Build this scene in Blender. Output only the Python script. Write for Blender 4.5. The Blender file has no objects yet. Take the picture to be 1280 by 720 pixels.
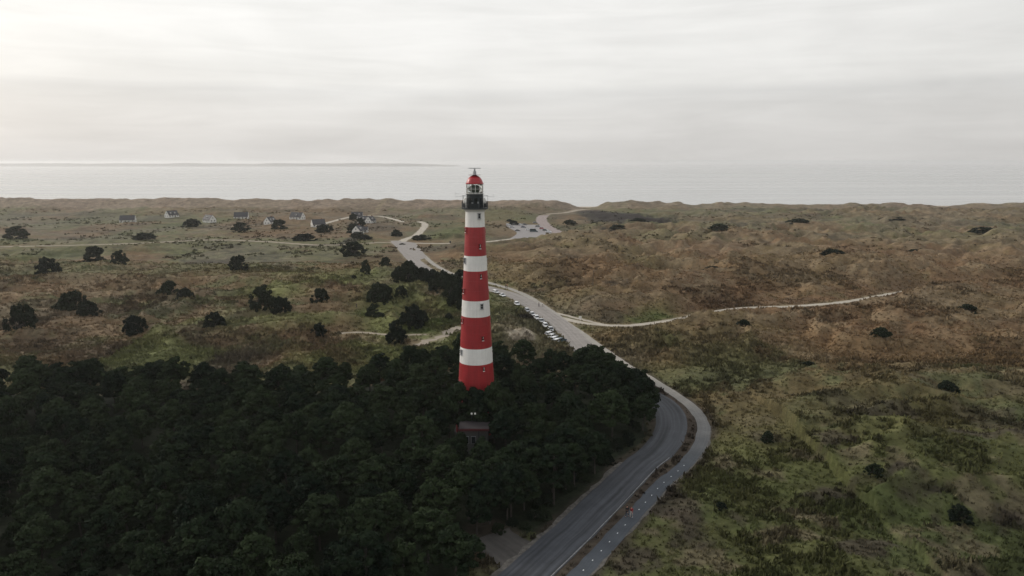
import bpy, bmesh, math, random
import numpy as np
from mathutils import Vector, Matrix
random.seed(7); rng = np.random.RandomState(11)
scene = bpy.context.scene
COL = scene.collection
R = math.radians

# ------------------------------------------------------------------ camera
H, F, PITCH = 58.3, 900.0, R(9.9)
cam_d = bpy.data.cameras.new('camera'); cam = bpy.data.objects.new('camera', cam_d); COL.objects.link(cam)
cam.location = (0, 0, H); cam.rotation_euler = (math.pi / 2 - PITCH, 0, 0)
cam_d.sensor_fit = 'HORIZONTAL'; cam_d.sensor_width = 36; cam_d.lens = 36 * F / 1280
cam_d.clip_start = 0.5; cam_d.clip_end = 60000
scene.camera = cam
cp, sp_ = math.cos(PITCH), math.sin(PITCH)

def G(u, v, z=0.0):
    """survey point of the photograph turned into a place on the level z"""
    a = (u - 640) / F; b = -(v - 360) / F
    dy = cp + b * sp_; dz = -sp_ + b * cp
    t = (z - H) / dz
    return (a * t, dy * t)

def depth_at(x, y, z=0.0):
    return y * cp + (H - z) * sp_

# ------------------------------------------------------------------ noise (numpy)
def _hash(ix, iy, s):
    n = (ix * 374761393 + iy * 668265263 + s * 1442695041) & 0xffffffff
    n = ((n ^ (n >> 13)) * 1274126177) & 0xffffffff
    n = (n ^ (n >> 16)) & 0xffffffff
    return n.astype(np.float64) / 4294967295.0
def vnoise(x, y, s=0):
    x = np.asarray(x, float); y = np.asarray(y, float)
    ix = np.floor(x).astype(np.int64); iy = np.floor(y).astype(np.int64)
    fx = x - ix; fy = y - iy
    fx = fx * fx * fx * (fx * (fx * 6 - 15) + 10); fy = fy * fy * fy * (fy * (fy * 6 - 15) + 10)
    a = _hash(ix, iy, s); b = _hash(ix + 1, iy, s); c = _hash(ix, iy + 1, s); d = _hash(ix + 1, iy + 1, s)
    return (a + (b - a) * fx) * (1 - fy) + (c + (d - c) * fx) * fy
def fbm(x, y, wl, oct=4, s=0, gain=0.5):
    x = np.asarray(x, float); y = np.asarray(y, float)
    t = 0; amp = 1.0; tot = 0.0; c, sn = math.cos(0.6), math.sin(0.6)
    x = x / wl; y = y / wl
    for k in range(oct):
        t = t + amp * vnoise(x, y, s + k * 17); tot += amp; amp *= gain
        x, y = (x * c - y * sn) * 2.03 + 5.2, (x * sn + y * c) * 2.03 + 1.7
    return t / tot
def sstep(a, b, x):
    t = np.clip((x - a) / (b - a), 0, 1); return t * t * (3 - 2 * t)

# ------------------------------------------------------------------ road lines (surveyed)
def smooth(pts, n=6):
    P = [Vector((p[0], p[1])) for p in pts]; out = []
    for i in range(len(P) - 1):
        p0 = P[max(i - 1, 0)]; p1 = P[i]; p2 = P[i + 1]; p3 = P[min(i + 2, len(P) - 1)]
        for k in range(n):
            t = k / n
            q = 0.5 * ((2 * p1) + (p2 - p0) * t + (2 * p0 - 5 * p1 + 4 * p2 - p3) * t * t + (3 * p1 - p0 - 3 * p2 + p3) * t ** 3)
            out.append((q.x, q.y))
    out.append((P[-1].x, P[-1].y)); return out
def line(px): return [G(u, v) for u, v in px]
near_road = smooth(line([(731, 438), (752, 457), (778, 475), (802, 489), (823, 501), (836, 514), (839, 530), (833, 550), (818, 568), (799, 583), (755, 627), (710, 671), (657, 720), (600, 775), (520, 850)]))
far_road = smooth(line([(494, 301), (503, 310), (512, 320), (524, 331), (540, 341), (560, 348.5), (580, 353.5), (600, 358), (620, 363), (642, 369.5), (662, 380), (682, 393), (703, 408), (720, 425), (733, 440)]))
cycle_path = smooth(line([(513, 305), (528, 318), (542, 330), (560, 340), (580, 346), (600, 350.5), (620, 356), (640, 362), (659, 370), (675, 380), (692, 391.4), (708, 404), (727, 417), (746, 431), (763, 443), (783, 457), (805, 469), (826, 482), (848, 496), (868, 512), (879, 532), (875, 556), (855, 582), (828.4, 604.4), (814, 620), (798, 638), (780.7, 657.3), (761, 678.4), (740.4, 701), (716, 727), (670, 775), (600, 850)]))
track_right = smooth(line([(700, 397), (716, 401), (735, 404.5), (757, 406.5), (785, 407), (812, 404.5), (842, 400), (880, 392), (930, 385), (990, 383), (1060, 377), (1150, 362), (1290, 350)]))
track_link = smooth(line([(690, 390), (706, 394), (724, 398.5), (742, 403), (757, 406)]))
track_mid = smooth(line([(504, 304.5), (520, 304), (545, 304.5), (570, 304), (600, 303), (625, 300.5), (645, 298), (662, 296)]))
track_left = smooth(line([(500, 304), (484, 303), (468, 303.5), (450, 305), (430, 306), (390, 306), (330, 302), (260, 300), (150, 305), (-20, 309)]))
track_bend = smooth(line([(500, 304), (507, 299), (519, 295), (526, 289), (531, 282.5), (530, 279), (524, 277)]))
track_village = smooth(line([(400, 281), (430, 273), (447, 270), (462, 270), (476, 270.5), (490, 273.5), (504, 277.5)]))
track_spur = smooth(line([(458, 270), (470, 267), (474, 264.5), (483, 262)]))
beach_road = smooth(line([(704, 294), (694, 289), (684, 283.5), (677.5, 277), (677.5, 271.5), (682, 268.5)]))
beach_crossing = smooth([G(682, 268.5), G(690, 266.6, 1), G(700, 265, 2), G(712, 263.2, 2.5), G(724, 261.2, 2.5), G(735, 259.6, 2.5)])
footpath = smooth(line([(578, 409), (568, 412), (558, 417), (546, 423), (534, 427), (518, 431)]))
trodden = smooth(line([(420, 417), (450, 415.5), (480, 418), (505, 419), (533, 418)]))
trodden_two = smooth(line([(538, 398.5), (556, 397), (575, 396)]))
tower_path = smooth(line([(672, 708), (652, 698), (634, 686), (622, 676), (612, 668)]))
parking_px = [(637, 298.5), (646, 291), (634, 283.5), (635, 280.5), (652, 281), (672, 281), (677, 283), (690, 290), (680, 294.5), (667, 298)]
parking = [G(u, v) for u, v in parking_px]

ways = [(near_road, 7.2), (far_road, 7.8), (cycle_path, 3.0), (track_right, 3.4), (track_link, 2.2), (track_mid, 4.5), (track_left, 3.6),
        (track_bend, 5.0), (track_village, 4.0), (track_spur, 3.6), (beach_road, 9.0), (beach_crossing, 6.0), (footpath, 4.0), (trodden, 1.6), (trodden_two, 1.4), (tower_path, 7.0)]

def pdist(x, y, pts, step=1):
    d = np.full(np.shape(x), 1e9); P = pts[::step] + [pts[-1]]
    for (ax, ay), (bx, by) in zip(P[:-1], P[1:]):
        vx, vy = bx - ax, by - ay; L = vx * vx + vy * vy
        if L < 1e-9: continue
        t = np.clip(((x - ax) * vx + (y - ay) * vy) / L, 0, 1)
        d = np.minimum(d, (x - ax - t * vx) ** 2 + (y - ay - t * vy) ** 2)
    return np.sqrt(d)
def inside(x, y, poly):
    x = np.asarray(x, float); y = np.asarray(y, float); c = np.zeros(x.shape, bool); n = len(poly)
    for i in range(n):
        x1, y1 = poly[i]; x2, y2 = poly[(i + 1) % n]
        m = ((y1 > y) != (y2 > y)) & (x < (x2 - x1) * (y - y1) / (y2 - y1 + 1e-12) + x1)
        c ^= m
    return c

# wood outline: far edge read at crown height, near edge at the ground
wood = [G(-260, 452, 9), G(60, 450, 9), G(250, 456, 9), G(360, 448, 9), G(440, 454, 8), G(470, 449, 8), G(500, 443, 8), G(530, 438, 8), G(560, 434, 8), G(620, 434, 8), G(650, 434, 8), G(672, 441, 8), G(700, 443, 8),
        G(722, 450, 8), G(740, 443, 8), G(757, 452, 8), G(781, 469, 8), G(806, 482, 8), G(812, 502, 7), G(800, 532, 4), G(783, 560, 1), G(752, 592, 1), G(710, 632, 1), G(672, 658, 1), G(622, 666, 1), G(590, 680, 1), G(580, 760, 1), G(560, 860, 3), G(-500, 900, 3)]
TX, TY = -7.7, 150.0

rim = wood[:14] + [q for q in near_road if q[1] > 60][6:] + wood[-6:]
def waydist(x, y):
    d = np.full(np.shape(x), 1e9)
    for pts, w in ways:
        d = np.minimum(d, pdist(x, y, pts, 2) - w / 2)
    return d

HOUSES = [  # u, v, yaw, length, width, wall, ridge
]
def blob(x, y, u, v, ru, rv):
    cx, cy = G(u, v); ex = ru * depth_at(cx, cy) / F
    ey = abs(G(u, v - rv)[1] - G(u, v + rv)[1]) / 2
    return np.exp(-(((x - cx) / ex) ** 2 + ((y - cy) / ey) ** 2))

def wayflat(x, y, reach):
    k = 1.0
    for pts, w in ways: k = k * sstep(0.9, reach, pdist(x, y, pts, 3) - w / 2)
    return k
def height(x, y, wd=None):
    x = np.asarray(x, float); y = np.asarray(y, float)
    if wd is None: wd = waydist(x, y)
    r = np.hypot(x, y)
    wx = x + 22 * (fbm(x, y, 60, 2, 91) - .5); wy = y + 22 * (fbm(x, y, 60, 2, 92) - .5)
    big = (fbm(wx, wy * 1.15, 85, 3, 3) - .44) * 11
    med = (1 - np.abs(fbm(wx, wy * 1.5, 30, 3, 21) * 2 - 1)) ** 3 * 3.4 * sstep(.3, .55, fbm(x, y, 150, 2, 5))
    med = med + (fbm(wx, wy * 1.4, 17, 3, 33) - .5) * 2.0
    small = (fbm(x, y, 4.2, 3, 41) - .5) * .75
    right = sstep(-20, 60, x - (y - 150) * .02)
    h = np.maximum(big, -1.2) * (.55 + .45 * right) + med * (.6 + .5 * right) * (1 + .8 * sstep(190, 260, y))
    h = h * sstep(40, 120, r) + small
    # near the camera and the wood the ground is calmer
    h = h * (1 - .6 * sstep(215, 150, y) * (x < 60))
    par = inside(x, y, [(p[0] * 1.0, p[1]) for p in parking])
    cx = np.mean([p[0] for p in parking]); cy = np.mean([p[1] for p in parking])
    pd = np.hypot((x - cx) / 30, (y - cy) / 62)
    k = wayflat(x, y, 9 + np.maximum(y - 150, 0) * .06) * sstep(.95, 1.6, pd)
    k = k * sstep(6, 18, np.hypot(x - TX, y - TY))
    k = k * (0.12 + .88 * sstep(20, 60, np.hypot(x - G(455, 283)[0], (y - G(455, 283)[1]) * .45)))
    h = h * k
    # coastal dune ridge with the beach crossing
    wdx = pdist(x, y, beach_crossing, 2)
    line_y = 905 + 22 * (fbm(x, x * 0 + 3.3, 160, 2, 61) - .5) * 2
    crest = 12.4 + 4.5 * (fbm(x, y * .3, 70, 4, 63) - .5) * 2 + 1.2 * np.sin(x * .008 + 1)
    crest = crest - 5.4 * sstep(90, 150, x) + 1.6 * np.exp(-((x - 150) / 13) ** 2) - 1.2 * np.exp(-((x - 172) / 8) ** 2) + 1.8 * np.exp(-((x - 200) / 24) ** 2) + 1.0 * np.exp(-((x - 45) / 60) ** 2)
    gap = np.exp(-(np.abs(x - 97) / 21) ** 2.2)
    crest = crest * (1 - .86 * gap)
    prof = np.exp(-(np.abs(y - line_y) / np.where(y < line_y, 42, 34)) ** 2)
    second = 3.4 * np.exp(-((y - 815 - 18 * np.sin(x * .011)) / 30) ** 2) * fbm(x, y, 90, 3, 71) * (1 - gap) * sstep(1, 45, wd)
    h = h * (1 - sstep(840, 900, y)) + (.25 + .75 * sstep(4, 34, wdx)) * prof * (crest + (fbm(x, y, 13, 3, 73) - .5) * 5.0 * (.4 + 1.2 * fbm(x, y * 0, 120, 2, 77))) + second
    h = h - sstep(930, 1030, y) * 4.5 - sstep(1030, 1120, y) * 4.5
    return h

def hz(x, y): return float(height(np.array([x]), np.array([y]))[0])

# ------------------------------------------------------------------ materials
def mat(name, color, rough=.7, metal=0., noise=None, bump=None, spec=.5, trans=0., alpha=None):
    m = bpy.data.materials.new(name); m.use_nodes = True; nt = m.node_tree; b = nt.nodes['Principled BSDF']
    b.inputs['Base Color'].default_value = (*color, 1); b.inputs['Roughness'].default_value = rough
    b.inputs['Metallic'].default_value = metal; b.inputs['Specular IOR Level'].default_value = spec
    if trans: b.inputs['Transmission Weight'].default_value = trans
    if noise:
        sc_, amt = noise
        tc = nt.nodes.new('ShaderNodeTexCoord'); n = nt.nodes.new('ShaderNodeTexNoise')
        n.inputs['Scale'].default_value = sc_; n.inputs['Detail'].default_value = 6; n.inputs['Roughness'].default_value = .65
        nt.links.new(tc.outputs['Object'], n.inputs['Vector'])
        cr = nt.nodes.new('ShaderNodeValToRGB')
        cr.color_ramp.elements[0].position = .3; cr.color_ramp.elements[1].position = .7
        cr.color_ramp.elements[0].color = (*[c * (1 - amt) for c in color], 1)
        cr.color_ramp.elements[1].color = (*[min(1, c * (1 + amt)) for c in color], 1)
        nt.links.new(n.outputs['Fac'], cr.inputs['Fac']); nt.links.new(cr.outputs['Color'], b.inputs['Base Color'])
        if bump:
            bp = nt.nodes.new('ShaderNodeBump'); bp.inputs['Strength'].default_value = bump; bp.inputs['Distance'].default_value = .1
            nt.links.new(n.outputs['Fac'], bp.inputs['Height']); nt.links.new(bp.outputs['Normal'], b.inputs['Normal'])
    return m
def N(nt, t, **kw):
    n = nt.nodes.new(t)
    for k, v in kw.items(): setattr(n, k, v)
    return n

# ------------------------------------------------------------------ mesh helper
def tag(o, label=None, cat=None, group=None, kind=None):
    if label: o['label'] = label
    if cat: o['category'] = cat
    if group: o['group'] = group
    if kind: o['kind'] = kind
    return o
def empty(name, loc, rz=0):
    o = bpy.data.objects.new(name, None); COL.objects.link(o); o.location = loc; o.rotation_euler = (0, 0, rz)
    o.empty_display_size = .5; return o
def link(name, me, parent=None):
    o = bpy.data.objects.new(name, me); COL.objects.link(o)
    if parent: o.parent = parent
    return o
class MB:
    def __init__(s): s.bm = bmesh.new()
    def box(s, c, d, rz=0, rx=0, ry=0, taper=1.0):
        m = Matrix.Translation(c) @ Matrix.Rotation(rz, 4, 'Z') @ Matrix.Rotation(ry, 4, 'Y') @ Matrix.Rotation(rx, 4, 'X')
        r = bmesh.ops.create_cube(s.bm, size=1)
        for v in r['verts']:
            k = taper if v.co.z > 0 else 1
            v.co = m @ Vector((v.co.x * d[0] * k, v.co.y * d[1] * k, v.co.z * d[2]))
        return s
    def tube(s, a, b, r1, r2=None, seg=8):
        a, b = Vector(a), Vector(b); r2 = r1 if r2 is None else r2; d = b - a
        q = d.to_track_quat('Z', 'Y').to_matrix().to_4x4()
        m = Matrix.Translation((a + b) / 2) @ q
        bmesh.ops.create_cone(s.bm, cap_ends=True, segments=seg, radius1=r1, radius2=r2, depth=d.length, matrix=m)
        return s
    def path(s, pts, r, seg=5):
        for a, b in zip(pts[:-1], pts[1:]): s.tube(a, b, r, r, seg)
        return s
    def lathe(s, prof, seg=48, cap=False):
        rings = []
        for r, z in prof:
            rings.append([s.bm.verts.new((r * math.cos(2 * math.pi * k / seg), r * math.sin(2 * math.pi * k / seg), z)) for k in range(seg)])
        for a, b in zip(rings[:-1], rings[1:]):
            for k in range(seg):
                s.bm.faces.new((a[k], a[(k + 1) % seg], b[(k + 1) % seg], b[k]))
        if cap: s.bm.faces.new(rings[-1]); s.bm.faces.new(rings[0][::-1])
        return s
    def ico(s, c, r, sub=2, sc=(1, 1, 1)):
        m = Matrix.Translation(c) @ Matrix.Diagonal((*sc, 1))
        bmesh.ops.create_icosphere(s.bm, subdivisions=sub, radius=r, matrix=m); return s
    def prism(s, prof, y0, y1, y0t=None, y1t=None):
        """side outline in x,z pulled along y"""
        a = [s.bm.verts.new((x, y0, z)) for x, z in prof]; b = [s.bm.verts.new((x, y1, z)) for x, z in prof]
        s.bm.faces.new(a); s.bm.faces.new(b[::-1]); n = len(prof)
        for i in range(n): s.bm.faces.new((a[i], b[i], b[(i + 1) % n], a[(i + 1) % n]))
        return s
    def poly(s, pts):
        s.bm.faces.new([s.bm.verts.new(p) for p in pts]); return s
    def build(s, name, m, parent=None, smooth=False, bevel=0, loc=None):
        bmesh.ops.recalc_face_normals(s.bm, faces=s.bm.faces)
        if bevel: bmesh.ops.bevel(s.bm, geom=[e for e in s.bm.edges], offset=bevel, segments=2, affect='EDGES', clamp_overlap=True)
        if smooth:
            for f in s.bm.faces: f.smooth = True
        me = bpy.data.meshes.new(name); s.bm.to_mesh(me); s.bm.free(); me.materials.append(m)
        if smooth: me.set_sharp_from_angle(angle=R(38))
        o = link(name, me, parent)
        if loc: o.location = loc
        return o
def copy_tree(o, parent=None):
    c = o.copy(); COL.objects.link(c); c.parent = parent
    for ch in [x for x in COL.objects if x.parent == o]: copy_tree(ch, c)
    return c
def np_mesh(name, verts, faces_flat, nper, m, smooth=False, colors=None):
    me = bpy.data.meshes.new(name); nv = len(verts); nf = len(faces_flat) // nper
    me.vertices.add(nv); me.vertices.foreach_set('co', np.asarray(verts, np.float32).ravel())
    me.loops.add(nf * nper); me.loops.foreach_set('vertex_index', np.asarray(faces_flat, np.int32).ravel())
    me.polygons.add(nf); me.polygons.foreach_set('loop_start', np.arange(0, nf * nper, nper, dtype=np.int32))
    me.polygons.foreach_set('loop_total', np.full(nf, nper, np.int32))
    if smooth: me.polygons.foreach_set('use_smooth', np.ones(nf, bool))
    me.update(calc_edges=True)
    if colors is not None:
        at = me.color_attributes.new('tint', 'FLOAT_COLOR', 'POINT')
        c = np.ones((nv, 4), np.float32); c[:, :3] = colors; at.data.foreach_set('color', c.ravel())
    me.materials.append(m); return me

# ------------------------------------------------------------------ ground colours (what grows where)
C = dict(heath=(.160, .108, .062), rust=(.165, .104, .054), olive=(.125, .122, .060), straw=(.235, .195, .125), dark=(.034, .032, .026),
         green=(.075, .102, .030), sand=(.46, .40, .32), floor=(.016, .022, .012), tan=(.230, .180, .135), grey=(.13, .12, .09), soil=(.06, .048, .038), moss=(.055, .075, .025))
C = {k: np.array(v) for k, v in C.items()}
greens = [(500, 398, 60, 7, .7), (455, 382, 26, 6, .5), (560, 390, 16, 8, .6), (470, 345, 22, 5, .35), (610, 395, 0.1, 1, 0), (655, 385, 14, 5, .5), (645, 372, 10, 3, .4), (540, 404, 40, 8, .9), (520, 414, 30, 6, .9), (455, 400, 22, 9, .7), (465, 415, 25, 4, .5), (820, 396, 26, 7, .85), (795, 402, 20, 4, .6), (800, 335, 22, 14, .3), (712, 397, 12, 2.5, .8), (640, 392, 22, 8, .35),
          (720, 411, 20, 3, .5), (690, 283, 16, 6, .4), (800, 275, 40, 6, .5), (735, 285, 20, 3, .5), (572, 287, 45, 9, .45), (660, 275, 25, 5, .45), (455, 296, 16, 5, .4), (560, 296, 30, 4, .5), (832, 432, 16, 10, .5), (790, 418, 16, 4, .35)]
darks = [(775, 273, 48, 6.5, .9), (815, 280, 30, 4, .8), (735, 268, 16, 5, .8), (652, 400, 14, 5, .9), (664, 397, 10, 4.5, .8), (757, 277, 26, 5, .85), (742, 268, 14, 5, .8), (790, 281, 30, 4, .8), (765, 293, 16, 3, .8), (480, 286, 24, 3.5, .6), (527, 297, 12, 3, .7), (495, 293, 8, 3, .7), (440, 300, 12, 8, .8),
         (670, 374, 12, 4, .5), (765, 400, 16, 5, .45), (800, 411, 24, 4, .5), (735, 384, 16, 3, .3), (455, 275, 14, 7, .5), (700, 356, 16, 3, .4), (772, 368, 20, 3, .5), (790, 352, 12, 4, .4), (720, 332, 26, 4, .35), (512, 323, 0.1, .1, 0)]
rusts = [(750, 350, 60, 18, .7), (700, 338, 50, 10, .5), (775, 340, 30, 10, .5), (720, 372, 50, 10, .5), (760, 420, 34, 10, .5), (830, 455, 24, 10, .6), (610, 320, 60, 10, .25), (480, 323, 40, 8, .3), (640, 320, 50, 10, .3)]
straws = [(785, 362, 20, 3, .6), (742, 385, 30, 2, .5), (700, 307, 14, 1.6, .7), (480, 425, 60, 6, .55), (620, 415, 40, 6, .35), (800, 432, 30, 5, .3), (780, 447, 50, 8, .45), (520, 372, 30, 6, .3), (745, 304, 10, 1, .4)]
sands = [(822, 255, 16, 2.2, .95), (800, 255.5, 6, 1.2, .7), (702, 253, 5, 2, .5), (545, 424, 12, 4, .95), (565, 415, 12, 2.6, .9), (650, 428, 18, 3, .8), (735, 258.5, 10, 1.5, .8), (818, 254, 14, 1.6, .9), (838, 255.5, 10, 1.4, .7), (668, 254, 2, 2, .8), (735, 286, 7, .9, .7), (1080, 254, 18, 1.5, .8), (960, 255, 9, 1.4, .8)]
def lerp(c, tgt, k): return c + (tgt - c) * np.clip(k, 0, 1)[:, None]
def ground_color(x, y, wd, z):
    n1 = fbm(x, y * .8, 60, 4, 101); n2 = fbm(x, y * .75, 22, 4, 111); n3 = fbm(x, y, 6, 4, 121, .6); n4 = fbm(x, y, 120, 2, 131); n5 = fbm(x, y, 1.6, 2, 141); right = sstep(0, 60, x)
    c = np.zeros((len(x), 3)) + C['olive']
    c = lerp(c, C['heath'], sstep(.38, .58, n1 + (n3 - .5) * .5))
    c = lerp(c, C['rust'], sstep(.5, .72, n4 + (n3 - .5) * .6) * .6)
    c = lerp(c, C['straw'], sstep(.55, .78, n2 + (n3 - .5) * .35) * .42)
    c = lerp(c, C['grey'], sstep(.5, .7, fbm(x, y, 45, 3, 151)) * .4)
    c = lerp(c, C['dark'], sstep(.54, .74, fbm(x * .7, y * .9, 24, 4, 161) + (n3 - .5) * .2) * .5)
    c = lerp(c, C['green'], sstep(.58, .76, fbm(x, y, 75, 3, 171) + (n3 - .5) * .3) * (.45 - .28 * right))
    c = lerp(c, np.array((.172, .104, .057)), right * sstep(185, 230, y) * (1 - sstep(430, 620, y)) * .55)
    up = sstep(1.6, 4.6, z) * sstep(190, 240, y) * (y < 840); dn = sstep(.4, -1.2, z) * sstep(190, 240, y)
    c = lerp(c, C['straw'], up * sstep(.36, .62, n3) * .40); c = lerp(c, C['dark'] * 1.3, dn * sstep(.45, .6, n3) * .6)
    ragged = .55 + .9 * n3
    for lst, key in ((rusts, 'rust'), (straws, 'straw'), (greens, 'green'), (darks, 'dark'), (sands, 'sand')):
        for u, v, ru, rv, k in lst:
            if k == 0: continue
            b = blob(x, y, u, v, ru, rv)
            b = sstep(.25, .6, b * ragged) if key in ('dark', 'sand') else b * ragged
            c = lerp(c, C[key], b * k)
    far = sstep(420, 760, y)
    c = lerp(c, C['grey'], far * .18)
    # ridge
    rid = sstep(852, 878, y + (n3 - .5) * 30); c = lerp(c, C['tan'] * (.75 + .5 * n3[:, None]), rid * .85 * (x < 90) + rid * .45 * (x >= 90))
    c = lerp(c, C['sand'], sstep(.62, .72, fbm(x, y, 20, 3, 181)) * sstep(6, 11, z) * sstep(80, 140, x) * .8 * sstep(860, 890, y))
    c = lerp(c, C['sand'], sstep(935, 960, y))
    hb = np.maximum(blob(x, y, 778, 273, 50, 6.5), np.maximum(blob(x, y, 742, 267, 18, 5), blob(x, y, 822, 281, 34, 4))); c = lerp(c, np.array((.034, .028, .027)), sstep(.3, .75, hb * (.2 + 1.6 * n3)) * .82)
    # rim of the wood and under it
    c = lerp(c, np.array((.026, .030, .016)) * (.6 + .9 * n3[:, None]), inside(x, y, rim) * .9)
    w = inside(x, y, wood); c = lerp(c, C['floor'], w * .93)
    # foreground right of the road: mossy green with straw tufts
    fg = sstep(190, 120, y) * (x > 0) * (1 - inside(x, y, rim)); c = lerp(c, C['moss'] * 1.15 * (.6 + .8 * n3[:, None]), fg * .75 * (1 - w))
    c = lerp(c, C['straw'] * .6, fg * sstep(.56, .72, fbm(x, y, 7, 4, 191)) * .75)
    c = lerp(c, C['soil'], fg * sstep(.54, .68, fbm(x, y, 9, 4, 195)) * .8)
    # worn verges
    lf = sstep(5, -15, x) * sstep(185, 200, y) * (1 - sstep(330, 420, y)) * (x > -120)
    c = lerp(c, np.array((.150, .168, .062)) * (.6 + .8 * n3[:, None]), lf * .7 * sstep(.35, .6, fbm(x, y, 26, 3, 401)))
    e = sstep(2.2, .1, wd + (n3 - .5) * 3.0)
    c = lerp(c, C['straw'] * .95, e * .7 * sstep(200, 260, y)); c = lerp(c, C['soil'], e * .75 * (1 - sstep(190, 240, y)))
    vg = (pdist(x, y, near_road, 2) < 8) & (pdist(x, y, cycle_path, 2) < 6.5) & (x > 5)
    c = lerp(c, np.array((.060, .047, .038)) * (.6 + .8 * n3[:, None]), vg * .85)
    c = c * (.80 + .40 * n5[:, None])
    return c

# ------------------------------------------------------------------ ground sheet
ang = np.concatenate([np.arange(-42, 42.01, .125), np.arange(44, 317, 3.0)])
ang = np.radians(ang)
rad = np.concatenate([[1.0, 12, 24], np.geomspace(34, 1130, 640), np.array([1200, 1400, 1800, 2600, 4000, 6000])])
A_, R_ = np.meshgrid(ang, rad)
X = (np.sin(A_) * R_).ravel(); Y = (np.cos(A_) * R_).ravel()
WD = waydist(X, Y); Z = height(X, Y, WD)
Z = np.where((np.abs(X) > 2600) | (Y < -2500), np.maximum(Z, -7), Z)
na, nr = len(ang), len(rad)
idx = np.arange(na * nr).reshape(nr, na)
i2 = np.roll(idx, -1, axis=1)
quads = np.stack([idx[:-1], idx[1:], i2[1:], i2[:-1]], -1).reshape(-1, 4)
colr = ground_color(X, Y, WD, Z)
mg = bpy.data.materials.new('dune_ground'); mg.use_nodes = True; nt = mg.node_tree; b = nt.nodes['Principled BSDF']
b.inputs['Roughness'].default_value = .95; b.inputs['Specular IOR Level'].default_value = .12
at = N(nt, 'ShaderNodeAttribute', attribute_name='tint'); geo = N(nt, 'ShaderNodeNewGeometry')
n1 = N(nt, 'ShaderNodeTexNoise'); n1.inputs['Scale'].default_value = .9; n1.inputs['Detail'].default_value = 8; n1.inputs['Roughness'].default_value = .7
n2 = N(nt, 'ShaderNodeTexNoise'); n2.inputs['Scale'].default_value = .16; n2.inputs['Detail'].default_value = 7; n2.inputs['Roughness'].default_value = .7
mr = N(nt, 'ShaderNodeMapRange'); mr.inputs[1].default_value = .3; mr.inputs[2].default_value = .7; mr.inputs[3].default_value = .68; mr.inputs[4].default_value = 1.3
mr2 = N(nt, 'ShaderNodeMapRange'); mr2.inputs[1].default_value = .32; mr2.inputs[2].default_value = .68; mr2.inputs[3].default_value = .66; mr2.inputs[4].default_value = 1.36
mm = N(nt, 'ShaderNodeMath', operation='MULTIPLY'); vm = N(nt, 'ShaderNodeVectorMath', operation='SCALE')
L = nt.links.new
L(geo.outputs['Position'], n1.inputs['Vector']); L(geo.outputs['Position'], n2.inputs['Vector'])
L(n1.outputs['Fac'], mr.inputs[0]); L(n2.outputs['Fac'], mr2.inputs[0]); L(mr.outputs[0], mm.inputs[0]); L(mr2.outputs[0], mm.inputs[1])
L(at.outputs['Color'], vm.inputs[0]); L(mm.outputs[0], vm.inputs['Scale']); L(vm.outputs[0], b.inputs['Base Color'])
bp = N(nt, 'ShaderNodeBump'); bp.inputs['Strength'].default_value = .7; bp.inputs['Distance'].default_value = .5
L(n1.outputs['Fac'], bp.inputs['Height']); L(bp.outputs['Normal'], b.inputs['Normal'])
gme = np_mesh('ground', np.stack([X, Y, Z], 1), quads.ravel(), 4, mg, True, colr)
tag(link('ground', gme), kind='structure')

# ------------------------------------------------------------------ sea and headland
ms = mat('sea_water', (.30, .31, .31), .10, spec=.5); nt = ms.node_tree; b = nt.nodes['Principled BSDF']; b.inputs['IOR'].default_value = 1.33
geo = N(nt, 'ShaderNodeNewGeometry'); mp = N(nt, 'ShaderNodeMapping'); mp.inputs['Scale'].default_value = (.012, .05, 1)
nz = N(nt, 'ShaderNodeTexNoise'); nz.inputs['Scale'].default_value = 1; nz.inputs['Detail'].default_value = 8
bp = N(nt, 'ShaderNodeBump'); bp.inputs['Strength'].default_value = .03; bp.inputs['Distance'].default_value = 1
nt.links.new(geo.outputs['Position'], mp.inputs['Vector']); nt.links.new(mp.outputs[0], nz.inputs['Vector']); nt.links.new(nz.outputs['Fac'], bp.inputs['Height']); nt.links.new(bp.outputs['Normal'], b.inputs['Normal'])
mp2 = N(nt, 'ShaderNodeMapping'); mp2.inputs['Scale'].default_value = (.0006, .006, 1); nz2 = N(nt, 'ShaderNodeTexNoise'); nz2.inputs['Scale'].default_value = 1; nz2.inputs['Detail'].default_value = 6
nt.links.new(geo.outputs['Position'], mp2.inputs['Vector']); nt.links.new(mp2.outputs[0], nz2.inputs['Vector'])
rr = N(nt, 'ShaderNodeValToRGB'); rr.color_ramp.elements[0].position = .38; rr.color_ramp.elements[1].position = .64; rr.color_ramp.elements[0].color = (.20, .22, .22, 1); rr.color_ramp.elements[1].color = (.46, .46, .45, 1)
nt.links.new(nz2.outputs['Fac'], rr.inputs['Fac']); nt.links.new(rr.outputs['Color'], b.inputs['Base Color'])
r2 = N(nt, 'ShaderNodeMapRange'); r2.inputs[1].default_value = .35; r2.inputs[2].default_value = .65; r2.inputs[3].default_value = .08; r2.inputs[4].default_value = .26; nt.links.new(nz2.outputs['Fac'], r2.inputs[0]); nt.links.new(r2.outputs[0], b.inputs['Roughness'])
tag(MB().poly([(-26000, 1000, -6), (26000, 1000, -6), (26000, 27000, -6), (-26000, 27000, -6)]).build('sea', ms), kind='structure')
mh = mat('headland_land', (.26, .25, .23), .9, noise=(.002, .3))
bm = MB(); n = 90; top = []; 
xs = np.linspace(-12000, -870, n); hh = 50 * np.minimum(1, (-(xs) - 870) / 1000) ** .6 * (.7 + .5 * fbm(xs, xs * 0, 500, 4, 5)) 
vv = np.zeros((n, 4, 3)); 
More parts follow.
